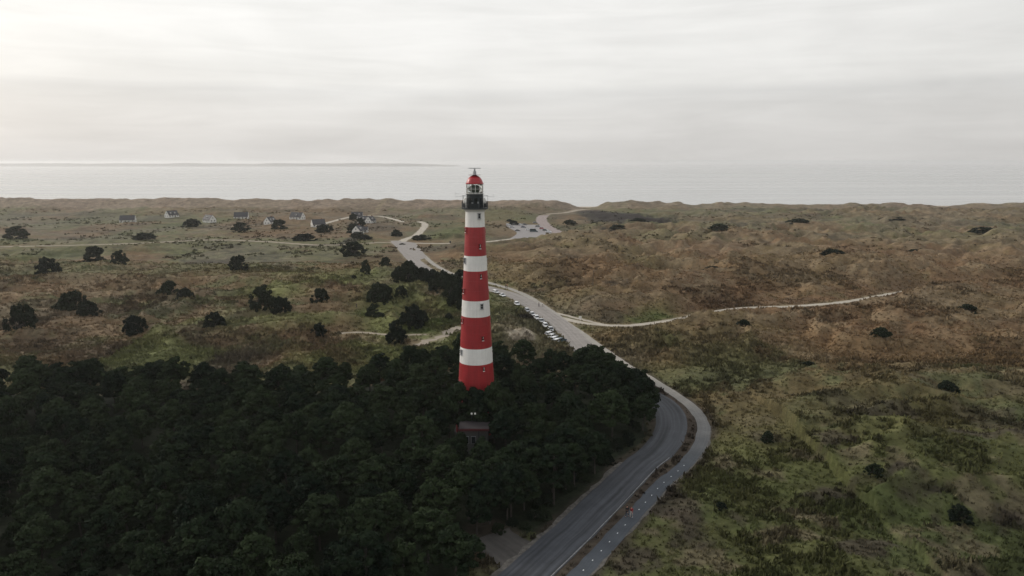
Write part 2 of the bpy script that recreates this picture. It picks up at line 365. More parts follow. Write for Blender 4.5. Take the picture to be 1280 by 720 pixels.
for j, (dy, k) in enumerate(((0, 0), (250, 1), (600, .9), (900, 0))):
    vv[:, j, 0] = xs; vv[:, j, 1] = 12000 + dy; vv[:, j, 2] = -6.5 + hh * k
ii = np.arange(n * 4).reshape(n, 4)
q = np.stack([ii[:-1, :-1], ii[1:, :-1], ii[1:, 1:], ii[:-1, 1:]], -1).reshape(-1)
tag(link('headland', np_mesh('headland', vv.reshape(-1, 3), q, 4, mh, True)), kind='structure')

# ------------------------------------------------------------------ ribbons
def ribbon(name, pts, w, z, m, ragged=0.0, seed=0, nacross=2, off=0.0, resample=1.5, i0=0, i1=None):
    P = []; pts = pts[i0:i1]
    for (ax, ay), (bx, by) in zip(pts[:-1], pts[1:]):
        d = math.hypot(bx - ax, by - ay); k = max(1, int(d / max(resample, d / 12)))
        for j in range(k): P.append((ax + (bx - ax) * j / k, ay + (by - ay) * j / k))
    P.append(pts[-1]); P = np.array(P)
    T = np.gradient(P, axis=0); T /= np.linalg.norm(T, axis=1)[:, None] + 1e-9
    Nn = np.stack([-T[:, 1], T[:, 0]], 1)
    s = np.concatenate([[0], np.cumsum(np.linalg.norm(np.diff(P, axis=0), axis=1))])
    el = w / 2 + (vnoise(s / 2.3, s * 0, seed) - .5) * ragged; er = w / 2 + (vnoise(s / 2.1, s * 0 + 9, seed + 5) - .5) * ragged
    Cn = P + Nn * off
    V = []; 
    for k in range(nacross + 1):
        t = k / nacross; o = (-er) * (1 - t) + el * t
        q = Cn + Nn * o[:, None]; V.append(np.concatenate([q, np.full((len(q), 1), z)], 1))
    V = np.stack(V, 1); m_, k_ = V.shape[:2]
    ii = np.arange(m_ * k_).reshape(m_, k_)
    q = np.stack([ii[:-1, :-1], ii[1:, :-1], ii[1:, 1:], ii[:-1, 1:]], -1).reshape(-1, 4)
    q = q[:, ::-1] if True else q
    me = np_mesh(name, V.reshape(-1, 3), q.ravel(), 4, m)
    uv = me.uv_layers.new(name='along'); U = np.stack([np.repeat(s[:, None], k_, 1), np.tile(np.linspace(0, 1, k_), (m_, 1))], -1).reshape(-1, 2)
    uv.data.foreach_set('uv', U[q.ravel()].astype(np.float32).ravel())
    return me
def fixnormals(me):
    bm = bmesh.new(); bm.from_mesh(me)
    for f in bm.faces:
        if f.normal.z < 0: f.normal_flip()
    bm.to_mesh(me); bm.free()
def way(name, *a, **k):
    me = ribbon(name, *a, **k); fixnormals(me); return tag(link(name, me), kind='structure')

def road_mat(name, color, streak=.25, rough=.6, spec=.5, edge=None):
    m = bpy.data.materials.new(name); m.use_nodes = True; nt = m.node_tree; b = nt.nodes['Principled BSDF']; L = nt.links.new
    b.inputs['Roughness'].default_value = rough; b.inputs['Specular IOR Level'].default_value = spec
    uv = N(nt, 'ShaderNodeUVMap', uv_map='along'); mp = N(nt, 'ShaderNodeMapping'); mp.inputs['Scale'].default_value = (.03, 9, 1)
    s = N(nt, 'ShaderNodeTexNoise'); s.inputs['Scale'].default_value = 1; s.inputs['Detail'].default_value = 4
    geo = N(nt, 'ShaderNodeNewGeometry'); g = N(nt, 'ShaderNodeTexNoise'); g.inputs['Scale'].default_value = .35; g.inputs['Detail'].default_value = 9; g.inputs['Roughness'].default_value = .75
    L(uv.outputs[0], mp.inputs['Vector']); L(mp.outputs[0], s.inputs['Vector']); L(geo.outputs['Position'], g.inputs['Vector'])
    a = N(nt, 'ShaderNodeMapRange'); a.inputs[1].default_value = .3; a.inputs[2].default_value = .7; a.inputs[3].default_value = 1 - streak; a.inputs[4].default_value = 1 + streak
    c = N(nt, 'ShaderNodeMapRange'); c.inputs[1].default_value = .3; c.inputs[2].default_value = .7; c.inputs[3].default_value = .78; c.inputs[4].default_value = 1.2
    L(s.outputs['Fac'], a.inputs[0]); L(g.outputs['Fac'], c.inputs[0])
    mu = N(nt, 'ShaderNodeMath', operation='MULTIPLY'); L(a.outputs[0], mu.inputs[0]); L(c.outputs[0], mu.inputs[1])
    v = N(nt, 'ShaderNodeVectorMath', operation='SCALE'); v.inputs[0].default_value = color; L(mu.outputs[0], v.inputs['Scale'])
    L(v.outputs[0], b.inputs['Base Color'])
    bp = N(nt, 'ShaderNodeBump'); bp.inputs['Strength'].default_value = .25; bp.inputs['Distance'].default_value = .03
    L(g.outputs['Fac'], bp.inputs['Height']); L(bp.outputs['Normal'], b.inputs['Normal'])
    return m
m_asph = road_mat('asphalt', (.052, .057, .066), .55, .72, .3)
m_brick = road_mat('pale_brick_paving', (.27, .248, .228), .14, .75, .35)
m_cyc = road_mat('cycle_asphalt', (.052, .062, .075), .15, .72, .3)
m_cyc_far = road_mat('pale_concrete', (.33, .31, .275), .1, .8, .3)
m_track = road_mat('shell_grit', (.44, .40, .335), .15, .9, .2)
m_sandp = road_mat('loose_sand', (.36, .31, .25), .2, .95, .1)
m_paint = mat('worn_road_paint', (.20, .20, .20), .7, noise=(1.5, .6))
m_verge_pale = mat('gravel_edge', (.10, .092, .082), .9, noise=(1.2, .6))
m_lot = road_mat('lot_paving', (.27, .255, .25), .1, .75, .3)

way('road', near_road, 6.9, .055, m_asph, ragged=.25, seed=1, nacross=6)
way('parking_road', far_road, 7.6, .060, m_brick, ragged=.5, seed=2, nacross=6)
tag(MB().poly([(*G(u, v), .071) for u, v in ((488, 303.6), (497, 302.6), (508, 302.2), (519, 303.6), (523, 308), (530, 317), (534, 322), (524, 325), (513, 321), (503, 313), (496, 306.5))]).build('junction', m_brick), kind='structure')
# cycle path: two paving stretches
k0 = 24 * 6 - 6
P_ = np.array(cycle_path); cs = np.concatenate([[0], np.cumsum(np.linalg.norm(np.diff(P_, axis=0), axis=1))])
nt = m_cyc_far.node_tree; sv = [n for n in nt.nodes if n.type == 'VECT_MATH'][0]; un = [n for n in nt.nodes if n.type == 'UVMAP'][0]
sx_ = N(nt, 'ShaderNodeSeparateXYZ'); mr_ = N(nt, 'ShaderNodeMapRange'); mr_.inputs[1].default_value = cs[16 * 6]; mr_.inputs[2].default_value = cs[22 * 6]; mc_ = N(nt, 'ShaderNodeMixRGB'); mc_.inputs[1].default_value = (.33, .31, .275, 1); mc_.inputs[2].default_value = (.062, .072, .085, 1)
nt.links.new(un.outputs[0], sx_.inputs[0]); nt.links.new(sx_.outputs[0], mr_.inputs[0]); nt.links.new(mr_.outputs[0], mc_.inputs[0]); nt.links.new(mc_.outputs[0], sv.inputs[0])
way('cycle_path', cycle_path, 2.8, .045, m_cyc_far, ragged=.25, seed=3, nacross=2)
way('track', track_right, 3.2, .036, m_track, ragged=.9, seed=4)
way('track', track_link, 2.0, .032, m_track, ragged=.6, seed=5)
way('track', track_mid, 4.4, .030, m_track, ragged=1.6, seed=6)
way('track', track_left, 3.6, .028, m_sandp, ragged=1.6, seed=7)
way('track', track_bend, 6.0, .034, m_track, ragged=1.2, seed=8)
way('track', track_village, 5.2, .034, m_track, ragged=1.2, seed=9)
way('track', track_spur, 4.4, .026, m_track, ragged=1.4, seed=10)
way('beach_road', beach_road, 11.0, .036, road_mat('rosy_paving', (.30, .25, .235), .12, .85, .2), ragged=2.0, seed=11)
def drape(o, dz):
    me = o.data; n = len(me.vertices); co = np.empty(n * 3); me.vertices.foreach_get('co', co); co = co.reshape(-1, 3)
    co[:, 2] = height(co[:, 0], co[:, 1]) + dz; me.vertices.foreach_set('co', co.ravel()); me.update()
drape(way('beach_crossing', beach_crossing, 7.5, .036, m_sandp, ragged=2.0, seed=31, nacross=4), .35)
way('footpath', footpath, 3.6, .025, m_sandp, ragged=3.4, seed=12)
way('footpath', trodden, 1.5, .022, m_sandp, ragged=1.1, seed=13)
way('footpath', trodden_two, 1.3, .022, m_sandp, ragged=.9, seed=14)
way('footpath', tower_path, 8.0, .03, road_mat('trodden_soil', (.075, .07, .065), .2, .9, .2), ragged=1.6, seed=15)
tag(MB().poly([(x, y, .041) for x, y in smooth(parking + [parking[0]], 5)[:-1]]).build('parking_lot', m_lot), kind='structure')
# painted / gravel edge lines and the broken centre line of the cycle path
way('road_marking', near_road, .16, .062, m_paint, ragged=.10, seed=21, off=3.15, i0=8 * 6)
way('gravel_edge', near_road, 1.3, .050, m_verge_pale, ragged=.7, seed=22, off=-3.55, i0=9 * 6)
way('gravel_edge', cycle_path, .55, .040, m_verge_pale, ragged=.6, seed=23, off=1.5, i0=20 * 6)
def dashes(pts, off, every, length, w, z, s0, s1, name):
    P = np.array(pts); s = np.concatenate([[0], np.cumsum(np.linalg.norm(np.diff(P, axis=0), axis=1))])
    bm = MB(); t = s0
    while t < min(s1, s[-1] - 2):
        x = np.interp(t, s, P[:, 0]); y = np.interp(t, s, P[:, 1]); x2 = np.interp(t + .5, s, P[:, 0]); y2 = np.interp(t + .5, s, P[:, 1])
        d = Vector((x2 - x, y2 - y)).normalized(); n = Vector((-d.y, d.x)); c = Vector((x, y)) + n * off
        a = c - d * length / 2; e = c + d * length / 2
        bm.poly([(a.x - n.x * w / 2, a.y - n.y * w / 2, z), (e.x - n.x * w / 2, e.y - n.y * w / 2, z), (e.x + n.x * w / 2, e.y + n.y * w / 2, z), (a.x + n.x * w / 2, a.y + n.y * w / 2, z)])
        t += every
    return tag(bm.build(name, mat('fresh_road_paint', (.75, .77, .78), .5)), kind='structure')
P_ = np.array(cycle_path); cs = np.concatenate([[0], np.cumsum(np.linalg.norm(np.diff(P_, axis=0), axis=1))])
dashes(cycle_path, 0, 3.1, .30, .14, .052, cs[22 * 6], 1e9, 'cycle_path_marking')

# ------------------------------------------------------------------ foliage
def leaf_mat(name, c1, c2, sc=.35):
    m = mat(name, c1, .85, spec=.05); nt = m.node_tree; b = nt.nodes['Principled BSDF']
    tc = N(nt, 'ShaderNodeTexCoord'); n = N(nt, 'ShaderNodeTexNoise'); n.inputs['Scale'].default_value = sc; n.inputs['Detail'].default_value = 5
    oi = N(nt, 'ShaderNodeObjectInfo'); ad = N(nt, 'ShaderNodeMath', operation='MULTIPLY_ADD'); ad.inputs[1].default_value = .45; 
    cr = N(nt, 'ShaderNodeValToRGB'); cr.color_ramp.elements[0].position = .45; cr.color_ramp.elements[1].position = .95
    cr.color_ramp.elements[0].color = (*c1, 1); cr.color_ramp.elements[1].color = (*c2, 1)
    nt.links.new(tc.outputs['Object'], n.inputs['Vector']); nt.links.new(oi.outputs['Random'], ad.inputs[0]); nt.links.new(n.outputs['Fac'], ad.inputs[2])
    nt.links.new(ad.outputs[0], cr.inputs['Fac']); nt.links.new(cr.outputs['Color'], b.inputs['Base Color'])
    return m
m_pine = leaf_mat('pine_needles', (.006, .013, .008), (.027, .040, .018))
m_bush = leaf_mat('bush_leaves', (.008, .014, .010), (.022, .030, .016))
m_bark = mat('pine_bark', (.045, .038, .032), .9, noise=(2, .4))
def crown_mesh(name, r, h0, h1, nclump, nleaf, size, m, seed, lobes=5, flat=.5, dome=True, cl=.23):
    g = np.random.RandomState(seed)
    # several uneven limbs' worth of clumps inside a lobed dome
    lob_a = g.rand(lobes) * 6.28; lob_r = .55 + .45 * g.rand(lobes)
    pts = []
    while len(pts) < nclump:
        a = g.rand() * 6.28; 
        k = max(lob_r[i] * max(0, math.cos((a - lob_a[i]))) ** 2 for i in range(lobes)); rr = r * (.55 + .5 * k)
        t = g.rand()                       # height in the crown
        shape = math.sqrt(max(0, 1 - t ** 2.2)) if dome else math.sin(math.pi * (t * .85 + .12)) 
        q = rr * max(.12, shape) * math.sqrt(g.rand())
        if q < rr * shape * .45 and g.rand() < .55: continue
        pts.append((q * math.cos(a), q * math.sin(a), h0 + (h1 - h0) * t * (.85 + .15 * k)))
    pts = np.array(pts)
    cs_ = (.62 + .5 * g.rand(nclump)) * r * cl
    C_ = np.repeat(pts, nleaf, 0); S_ = np.repeat(cs_, nleaf)[:, None]
    d = g.randn(len(C_), 3); d /= np.linalg.norm(d, axis=1)[:, None]; rad_ = g.rand(len(C_), 1) ** .4
    P = C_ + d * rad_ * S_ * np.array([1, 1, flat])
    nrm = d + g.randn(len(C_), 3) * .55 + np.array([0, 0, .35]); nrm /= np.linalg.norm(nrm, axis=1)[:, None]
    t1 = np.cross(nrm, g.randn(len(C_), 3)); t1 /= np.linalg.norm(t1, axis=1)[:, None]; t2 = np.cross(nrm, t1)
    sz = size * (.6 + .8 * g.rand(len(C_), 1)); sy = sz * (.35 + .35 * g.rand(len(C_), 1))
    V = np.stack([P - t1 * sz - t2 * sy * .5, P + t1 * sz * .1 - t2 * sy, P + t1 * sz, P + t2 * sy], 1).reshape(-1, 3)
    me = np_mesh(name, V, np.arange(len(V)), 4, m); return me, pts
def trunk_mesh(pts, hc, r0, seed, name='trunk', h0=0):
    g = random.Random(seed); bm = MB(); p = Vector((0, 0, -.4)); n = 5; prev = p; rr = r0; stem = [p]
    for k in range(1, n + 1):
        q = Vector((g.uniform(-.25, .25) * k * .5, g.uniform(-.25, .25) * k * .5, hc * k / n)); r2 = r0 * (1 - .75 * k / n)
        bm.tube(prev, q, rr, r2, 7); prev = q; rr = r2; stem.append(q)
    for i in g.sample(range(len(pts)), min(12, len(pts))):
        t = Vector(pts[i]); k = g.choice((2, 3, 4)); a = stem[k]
        if t.z < a.z: a = stem[max(1, k - 1)]
        mid = (a + t) / 2 + Vector((0, 0, .25)); bm.tube(a, mid, r0 * .32, r0 * .2, 5); bm.tube(mid, t, r0 * .2, r0 * .08, 5)
    o = bm.build(name, m_bark); me = o.data; bpy.data.objects.remove(o); return me
pines = []
for k in range(7):
    r = [3.9, 4.3, 3.5, 4.6, 3.2, 4.0, 3.7][k]; h1 = [9.0, 8.6, 9.8, 9.2, 8.4, 10.2, 7.8][k]; h0 = [3.6, 3.4, 4.4, 3.9, 3.0, 4.6, 2.8][k]
    cm, pts = crown_mesh('crown', r, h0, h1, 74, 95, .30, m_pine, 100 + k, lobes=4 + k % 3)
    tm = trunk_mesh(pts, h1 - 1.2, .19, 30 + k); pines.append((cm, tm, h1))
bushes = []
for k in range(5):
    cm, pts = crown_mesh('crown', 1.0, .05, [1.25, 1.0, 1.45, .9, 1.15][k], 78, 62, .075, m_bush, 200 + k, lobes=3 + k % 3, flat=.8, cl=.165)
    tm = trunk_mesh(pts, .7, .055, 60 + k); bushes.append((cm, tm))
def tree(name, kit, x, y, z, s, label, cat, group=None, rz=None, sz=None):
    e = empty(name, (x, y, z), random.uniform(0, 6.28) if rz is None else rz)
    e.scale = (s, s, sz or s); tag(e, label, cat, group)
    link('crown', kit[0], e); link('trunk', kit[1], e); return e

# the wood: every pine is one tree
BX, BY = G(586, 527, 6.2)            # entrance building
BY = 137.5; BX = -7.6
cand = rng.rand(26000, 2) * np.array([300, 165]) + np.array([-185, 52])
ok = inside(cand[:, 0], cand[:, 1], wood); cand = cand[ok]
keep = []
cellsz = 5.7
for x, y in cand:
    if all((x - a) ** 2 + (y - b) ** 2 > cellsz ** 2 for a, b in keep): keep.append((x, y))
keep = np.array(keep)
kd = waydist(keep[:, 0], keep[:, 1]); keep = keep[kd > 1.9]
half = 0.80
sel = []
for x, y in keep:
    if math.hypot(x - TX, y - TY) < 7.8: continue
    if abs(x - BX) < 4.4 + (1.0 if y < BY else 0) and 126.5 < y < 141.5: continue
    if abs(x) > half * (y + 22) + 4 or y < 62: continue
    sel.append((x, y))
sel = sel[:290]
def zone(x, y):
    g = 'dark pines of the wood around the lighthouse'
    if y > 158:
        if x < TX - 5: return 'dark pine in the far rows of the wood, left of and behind the red lighthouse', g + ', far left rows'
        return 'dark pine in the far rows of the wood, right of and behind the red lighthouse', g + ', far right rows'
    if y > 128:
        if x < TX: return 'dark pine in the middle of the wood, left of the lighthouse foot', g + ', left of the foot'
        return 'dark pine in the wood between the lighthouse foot and the road bend', g + ', between foot and road'
    if x < -30: return 'dark pine in the near left of the wood, in front of the lighthouse', g + ', near left'
    return 'dark pine in the near wood below the lighthouse, towards the grey road', g + ', near rows'
for x, y in sel:
    k = random.randrange(7); s = random.uniform(.86, 1.12)
    lb, gr = zone(x, y); tree('pine_tree', pines[k], x, y, hz(x, y) - .05, s, lb, 'tree', gr)
for dx, dy, hgt_, lb in ((-3.6, -6.2, 13.2, 'tall dark pine hugging the lighthouse front, left of its foot'), (.2, -6.9, 12.4, 'tall dark pine right in front of the lighthouse foot, behind the entrance building'), (-5.6, -4.4, 11.5, 'dark pine at the outer left shoulder of the lighthouse foot'), (6.0, -4.6, 11.8, 'dark pine at the outer right shoulder of the lighthouse foot'), (4.0, -6.0, 13.4, 'tall dark pine hugging the lighthouse front, right of its foot')):
    k = 4; s = hgt_ / 8.4; tree('pine_tree', pines[k], TX + dx, TY + dy, 0, s * .82, lb, 'tree', sz=s)
for x, y, h_, lb in ((BX - 2.2, 131.0, 7.6, 'small dark pine in front of the entrance building, left one'), (BX + 1.8, 129.6, 7.0, 'small dark pine in front of the entrance building, right one')):
    tree('pine_tree', pines[4], x, y, 0, .72, lb, 'tree', sz=h_ / 8.4)
for u, v in ((612, 655), (634, 650), (596, 668), (655, 640), (668, 628), (620, 632), (690, 618), (712, 604), (645, 612)):
    x, y = G(u, v); tree('pine_tree', pines[random.randrange(7)], x, y, 0, random.uniform(.8, 1.0), 'dark pine in the near corner of the wood where it thins out towards the road', 'tree', 'dark pines in the near corner of the wood by the road')
er = random.Random(5)
P0 = np.array([G(800, 520), G(806, 535), G(800, 552), G(783, 568), G(762, 588), G(735, 612), G(708, 636), G(686, 655), G(655, 668)])
for i in range(26):
    t = i / 25 * (len(P0) - 1); k = min(int(t), len(P0) - 2); q = P0[k] + (P0[k + 1] - P0[k]) * (t - k)
    x, y = q[0] - er.uniform(1.5, 4.0), q[1] + er.uniform(-.5, 2.0)
    tree('bush', bushes[i % 5], x, y, -.1, er.uniform(1.1, 2.0), 'low dark undergrowth bush on the wood edge along the bend of the road', 'bush', 'undergrowth bushes on the wood edge by the road', sz=er.uniform(1.0, 2.2))
for u, v, lb in ((778, 466, 'dark pine on the right rim of the wood, upper of three beside the bend'), (794, 473, 'dark pine on the right rim of the wood, middle of three beside the bend'), (804, 484, 'dark pine on the right rim of the wood, lowest of three beside the bend'), (742, 442, 'tall dark pine sticking up at the corner where the wood meets the paved road'), (728, 447, 'dark pine just left of the tall corner pine at the road'), (757, 453, 'dark pine just right of the tall corner pine at the road')):
    x, y = G(u, v, 7); tree('pine_tree', pines[1], x, y, 0, 1.0, lb, 'tree', sz=1.12)
print('pines', len(sel))

# bushes and small trees of the open dune, placed where the photograph has them: u, v of the foot, width and height in metres
bl = [(444, 321, 26, 9, 'broad dark thicket at the left edge below the sandy track'), (481.5, 337.5, 9, 6, 'small round dark tree alone above the long thicket'),
      (456.5, 348, 9, 7, 'small dark bush with a pointed top near the left edge'), (442, 353.5, 5, 2.2, 'low brown bush close to the left edge'),
      (500, 360, 12, 8, 'dark bushy tree at the left end of the long thicket by the road'), (511, 361, 15, 11, 'tallest dark tree of the long thicket, left part'), (519, 357, 12, 9, 'dark bushy tree in the long thicket, behind the tallest one'), (529, 362, 13, 8.5, 'dark bushy tree in the middle of the long thicket'),
      (541, 366, 14, 9, 'dark bushy tree right of the middle of the long thicket'), (553, 372, 16, 11, 'big dark tree in the right half of the long thicket'), (563, 379, 14, 11, 'dark tree close to the lighthouse, upper one of three'), (571, 386, 13, 11, 'dark tree touching the lighthouse outline, lower one of three'), (574, 372, 12, 9, 'dark tree half behind the lighthouse shaft'),
      (466, 386, 9, 6.5, 'left half of the dark bush pair on the grass'), (474, 388, 15, 10.5, 'big dark round bush on the grass left of the thicket'), (484, 381, 10, 7, 'dark bush leaning on the right of the big round bush'), (502, 382, 8, 6, 'small dark bush between two big ones'),
      (464, 400, 9, 4, 'low spreading dark bush below the big round bush'), (473, 401, 8, 3.5, 'low dark bush just right of the spreading one'), (517, 411, 13, 9, 'big dark bush standing on bright green grass'), (526, 408, 8, 5.5, 'dark bush attached to the right of the bush on bright green grass'), (505, 403, 4, 3, 'tiny dark bush above the bright green grass'),
      (493.5, 431, 11.5, 7.5, 'pointed dark conifer-like bush nearest the wood'), (560.5, 401, 5, 3.6, 'small bush beside the lighthouse above the sandy footpath'),
      (495, 295.5, 14, 6, 'brown round bush above the road junction'), (526, 299.5, 22, 4, 'flat dark scrub inside the bend of the sandy track'), (502.5, 305.5, 8, 1.1, 'low brown shrub on the traffic island at the junction'), (451, 284, 15, 8, 'dark hedge tree between the white houses'), (441, 275, 14, 9, 'dark tree behind the white house at the left edge'), (441, 291, 14, 9, 'dark tree left of the lower white cottage'), (446, 298, 20, 5, 'wide dark hedge below the lower white cottage'), (458, 300, 16, 4, 'low dark hedge right of and below the lower cottage'),
      (643, 281, 16, 4, 'dark shrub row behind the parked cars of the far lot'), (637, 277.5, 10, 3.5, 'small dark shrub at the left corner of the far lot'),
      (712, 282, 18, 5, 'oval dark shrub right of the beach road'), (773, 293, 22, 4, 'dark low shrub in the heath right of the beach road'), (748, 282, 26, 4, 'wide dark shrub below the gap in the dunes'), (800, 284, 30, 4, 'wide dark shrub in the heath near the right dunes'),
      (818, 566, 0, 0, '')]
for i, (u, v, w, h, lb) in enumerate(bl):
    if w == 0: continue
    x, y = G(u, v); kit = bushes[i % 5]
    tree('bush' if h < 7 else 'bushy_tree', kit, x, y, hz(x, y) - .1, w / 2 * .80, lb, 'bush' if h < 7 else 'tree', sz=h / 1.3)
side = [(120, 330, 16, 9), (150, 336, 12, 7), (60, 352, 14, 9), (210, 372, 13, 8), (232, 380, 10, 7), (300, 345, 12, 7), (330, 398, 12, 8), (352, 406, 9, 6), (90, 395, 14, 9), (110, 405, 10, 7), (400, 385, 9, 6), (20, 300, 24, 8), (180, 300, 20, 5), (380, 300, 20, 6), (405, 290, 18, 8), (350, 286, 18, 8), (300, 290, 20, 7), (240, 284, 20, 7), (270, 420, 10, 7), (170, 428, 9, 7), (30, 425, 12, 9), (400, 425, 7, 4)]
for i, (u, v, w, h) in enumerate(side):
    x, y = G(u, v); tree('bushy_tree', bushes[(i * 2) % 5], x, y, hz(x, y) - .1, w / 2 * .95, 'dark round bush on the dune grass far left of the lighthouse', 'bush', 'dark bushes left of the lighthouse view', sz=h / 1.15)
side = [(930, 420, 7, 2.4), (1010, 470, 5, 2.2), (1100, 440, 8, 3), (1180, 520, 6, 2.6), (960, 560, 4, 2), (1210, 400, 10, 3), (890, 350, 12, 3), (1040, 340, 16, 4), (1150, 320, 20, 4), (900, 300, 24, 4), (1000, 290, 30, 5), (1120, 284, 34, 5), (1230, 300, 26, 5), (1090, 620, 4, 2), (1200, 660, 5, 2.4), (900, 640, 2.6, 1.3)]
for i, (u, v, w, h) in enumerate(side):
    x, y = G(u, v); tree('bush', bushes[(i * 3) % 5], x, y, hz(x, y) - .1, w / 2 * .95, 'low dark bush on the heath far right of the lighthouse', 'bush', 'low bushes right of the lighthouse view', sz=h / 1.15)

# ------------------------------------------------------------------ ground cover: tufts of dune grass and heath scrub (nobody could count them)
def tufts(n, ymin, ymax, blades, hgt, wid, seed, pw=1.0, dens=None, umin=-760, umax=760, bright=1.1, rmin=.3):
    g = np.random.RandomState(seed)
    y = ymin + (ymax - ymin) * g.rand(n) ** pw; x = (umin + (umax - umin) * g.rand(n)) / F * (y + 25)
    wd = waydist(x, y); m = (wd > .5) & ~inside(x, y, wood) & ~inside(x, y, parking)
    if dens: m &= dens(x, y, g)
    x, y, wd = x[m], y[m], wd[m]; z = height(x, y, wd); col = ground_color(x, y, wd, z) * bright * (.7 + .6 * g.rand(len(x), 1))
    k = len(x); s = np.repeat(.6 + .8 * g.rand(k), blades)
    bx = np.repeat(x, blades) + g.randn(k * blades) * wid * .35 * s; by = np.repeat(y, blades) + g.randn(k * blades) * wid * .35 * s; bz = np.repeat(z, blades) - .03
    a = g.rand(k * blades) * 6.28; w = wid * s * (.25 + .2 * g.rand(k * blades)); h = hgt * s * (.6 + .6 * g.rand(k * blades)); le = g.randn(k * blades, 2) * (hgt * .35)
    v0 = np.stack([bx - np.cos(a) * w, by - np.sin(a) * w, bz], 1); v1 = np.stack([bx + np.cos(a) * w, by + np.sin(a) * w, bz], 1); v2 = np.stack([bx + le[:, 0], by + le[:, 1], bz + h], 1)
    V = np.stack([v0, v1, v2], 1).reshape(-1, 3); cc = np.repeat(np.repeat(col, blades, 0), 3, 0)
    return V, cc
mt = bpy.data.materials.new('tuft'); mt.use_nodes = True; nt = mt.node_tree; b = nt.nodes['Principled BSDF']; b.inputs['Roughness'].default_value = .9; b.inputs['Specular IOR Level'].default_value = .1
at = N(nt, 'ShaderNodeAttribute', attribute_name='tint'); nt.links.new(at.outputs['Color'], b.inputs['Base Color'])
V1, c1 = tufts(52000, 60, 215, 5, .42, .42, 1)
V2, c2 = tufts(60000, 195, 420, 4, .55, .85, 2, 1.2)
V = np.concatenate([V1, V2]); cc = np.concatenate([c1, c2])
tag(link('dune_grass', np_mesh('dune_grass', V, np.arange(len(V)), 3, mt, False, cc)), 'rough dune grass and heather tufts covering the open dunes', 'grass', kind='stuff')
def patch(th, wl, sd): return lambda x, y, g: fbm(x, y * .8, wl, 4, sd) + (g.rand(len(x)) - .5) * .10 > th
V1, c1 = tufts(90000, 190, 860, 7, 1.0, 1.5, 5, 1.3, lambda x, y, g: patch(.58, 30, 301)(x, y, g) & (g.rand(len(x)) > sstep(300, 560, y) * .75), bright=.78)
V2, c2 = tufts(30000, 75, 200, 9, .8, .8, 6, 1.0, patch(.60, 9, 311), bright=.7)
V = np.concatenate([V1, V2]); cc = np.concatenate([c1, c2])
tag(link('heath_scrub', np_mesh('heath_scrub', V, np.arange(len(V)), 3, mt, False, cc)), 'low dark heath scrub in ragged patches over the dunes', 'scrub', kind='stuff')

# ------------------------------------------------------------------ lighthouse
m_red = mat('red_tower_paint', (.31, .016, .020), .42, noise=(.35, .16)); m_white = mat('white_tower_paint', (.74, .73, .70), .5, noise=(.5, .07))
m_darkm = mat('dark_gallery_metal', (.012, .019, .023), .5, noise=(2, .4)); m_grey = mat('grey_metal', (.30, .31, .32), .45, .3, noise=(3, .2))
m_glass = mat('lantern_glass', (.9, .95, .93), .03, trans=1.0); m_pane = mat('dark_pane', (.015, .02, .024), .08, spec=.8)
m_lens = mat('lens_glass', (.07, .12, .09), .12, spec=.8); m_domered = mat('dome_red', (.36, .016, .024), .38, noise=(1, .12))
# weather streaks on the tower paint
for m_, c0 in ((m_red, (.40, .020, .024)), (m_white, (.74, .73, .70))):
    nt = m_.node_tree; b = nt.nodes['Principled BSDF']; src = b.inputs['Base Color'].links[0].from_socket
    tc = N(nt, 'ShaderNodeTexCoord'); mp = N(nt, 'ShaderNodeMapping'); mp.inputs['Scale'].default_value = (2.6, 2.6, .16); nz = N(nt, 'ShaderNodeTexNoise'); nz.inputs['Scale'].default_value = 1; nz.inputs['Detail'].default_value = 6
    r_ = N(nt, 'ShaderNodeMapRange'); r_.inputs[1].default_value = .35; r_.inputs[2].default_value = .75; r_.inputs[3].default_value = 1.02; r_.inputs[4].default_value = .90 if m_ is m_white else .80
    s_ = N(nt, 'ShaderNodeVectorMath', operation='SCALE'); nt.links.new(tc.outputs['Object'], mp.inputs[0]); nt.links.new(mp.outputs[0], nz.inputs['Vector']); nt.links.new(nz.outputs['Fac'], r_.inputs[0])
    nt.links.new(src, s_.inputs[0]); nt.links.new(r_.outputs[0], s_.inputs['Scale']); nt.links.new(s_.outputs[0], b.inputs['Base Color'])
def zt(v, D=150.0): return H - D * math.tan(PITCH + math.atan((v - 360) / F))
def rt(z): return float(np.interp(z, [0, 8, 15.4, 19.1, 25.9, 29.7, 36.0, 39.2, 45.2, 48.3], [4.62, 4.05, 3.62, 3.42, 3.08, 2.86, 2.50, 2.34, 2.06, 1.96]))
LH = empty('lighthouse', (TX, TY, 0)); tag(LH, 'tall red and white banded lighthouse with a red domed lantern, rising from the dark wood', 'lighthouse')
edges = [-.3, zt(451.2), zt(432), zt(393.5), zt(373.7), zt(337.4), zt(318.8), zt(283.2), 48.55]
for i in range(8):
    z0, z1 = edges[i], edges[i + 1]; prof = []; nst = max(2, round((z1 - z0) / 1.9))
    for k in range(nst + 1):
        z = z0 + (z1 - z0) * k / nst; r = rt(max(z, 0))
        if 0 < k < nst: prof += [(r, z - .05), (r + .035, z - .04), (r + .035, z + .04), (r, z + .05)]   # flanged plate joints
        else: prof.append((r, z))
    MB().lathe(prof, 64).build('red_band' if i % 2 == 0 else 'white_band', m_red if i % 2 == 0 else m_white, LH, True)
MB().lathe([(4.9, -.2), (4.9, .7), (4.62, .75)], 48).build('plinth', mat('plinth_stone', (.06, .055, .05), .8, noise=(1, .2)), LH)
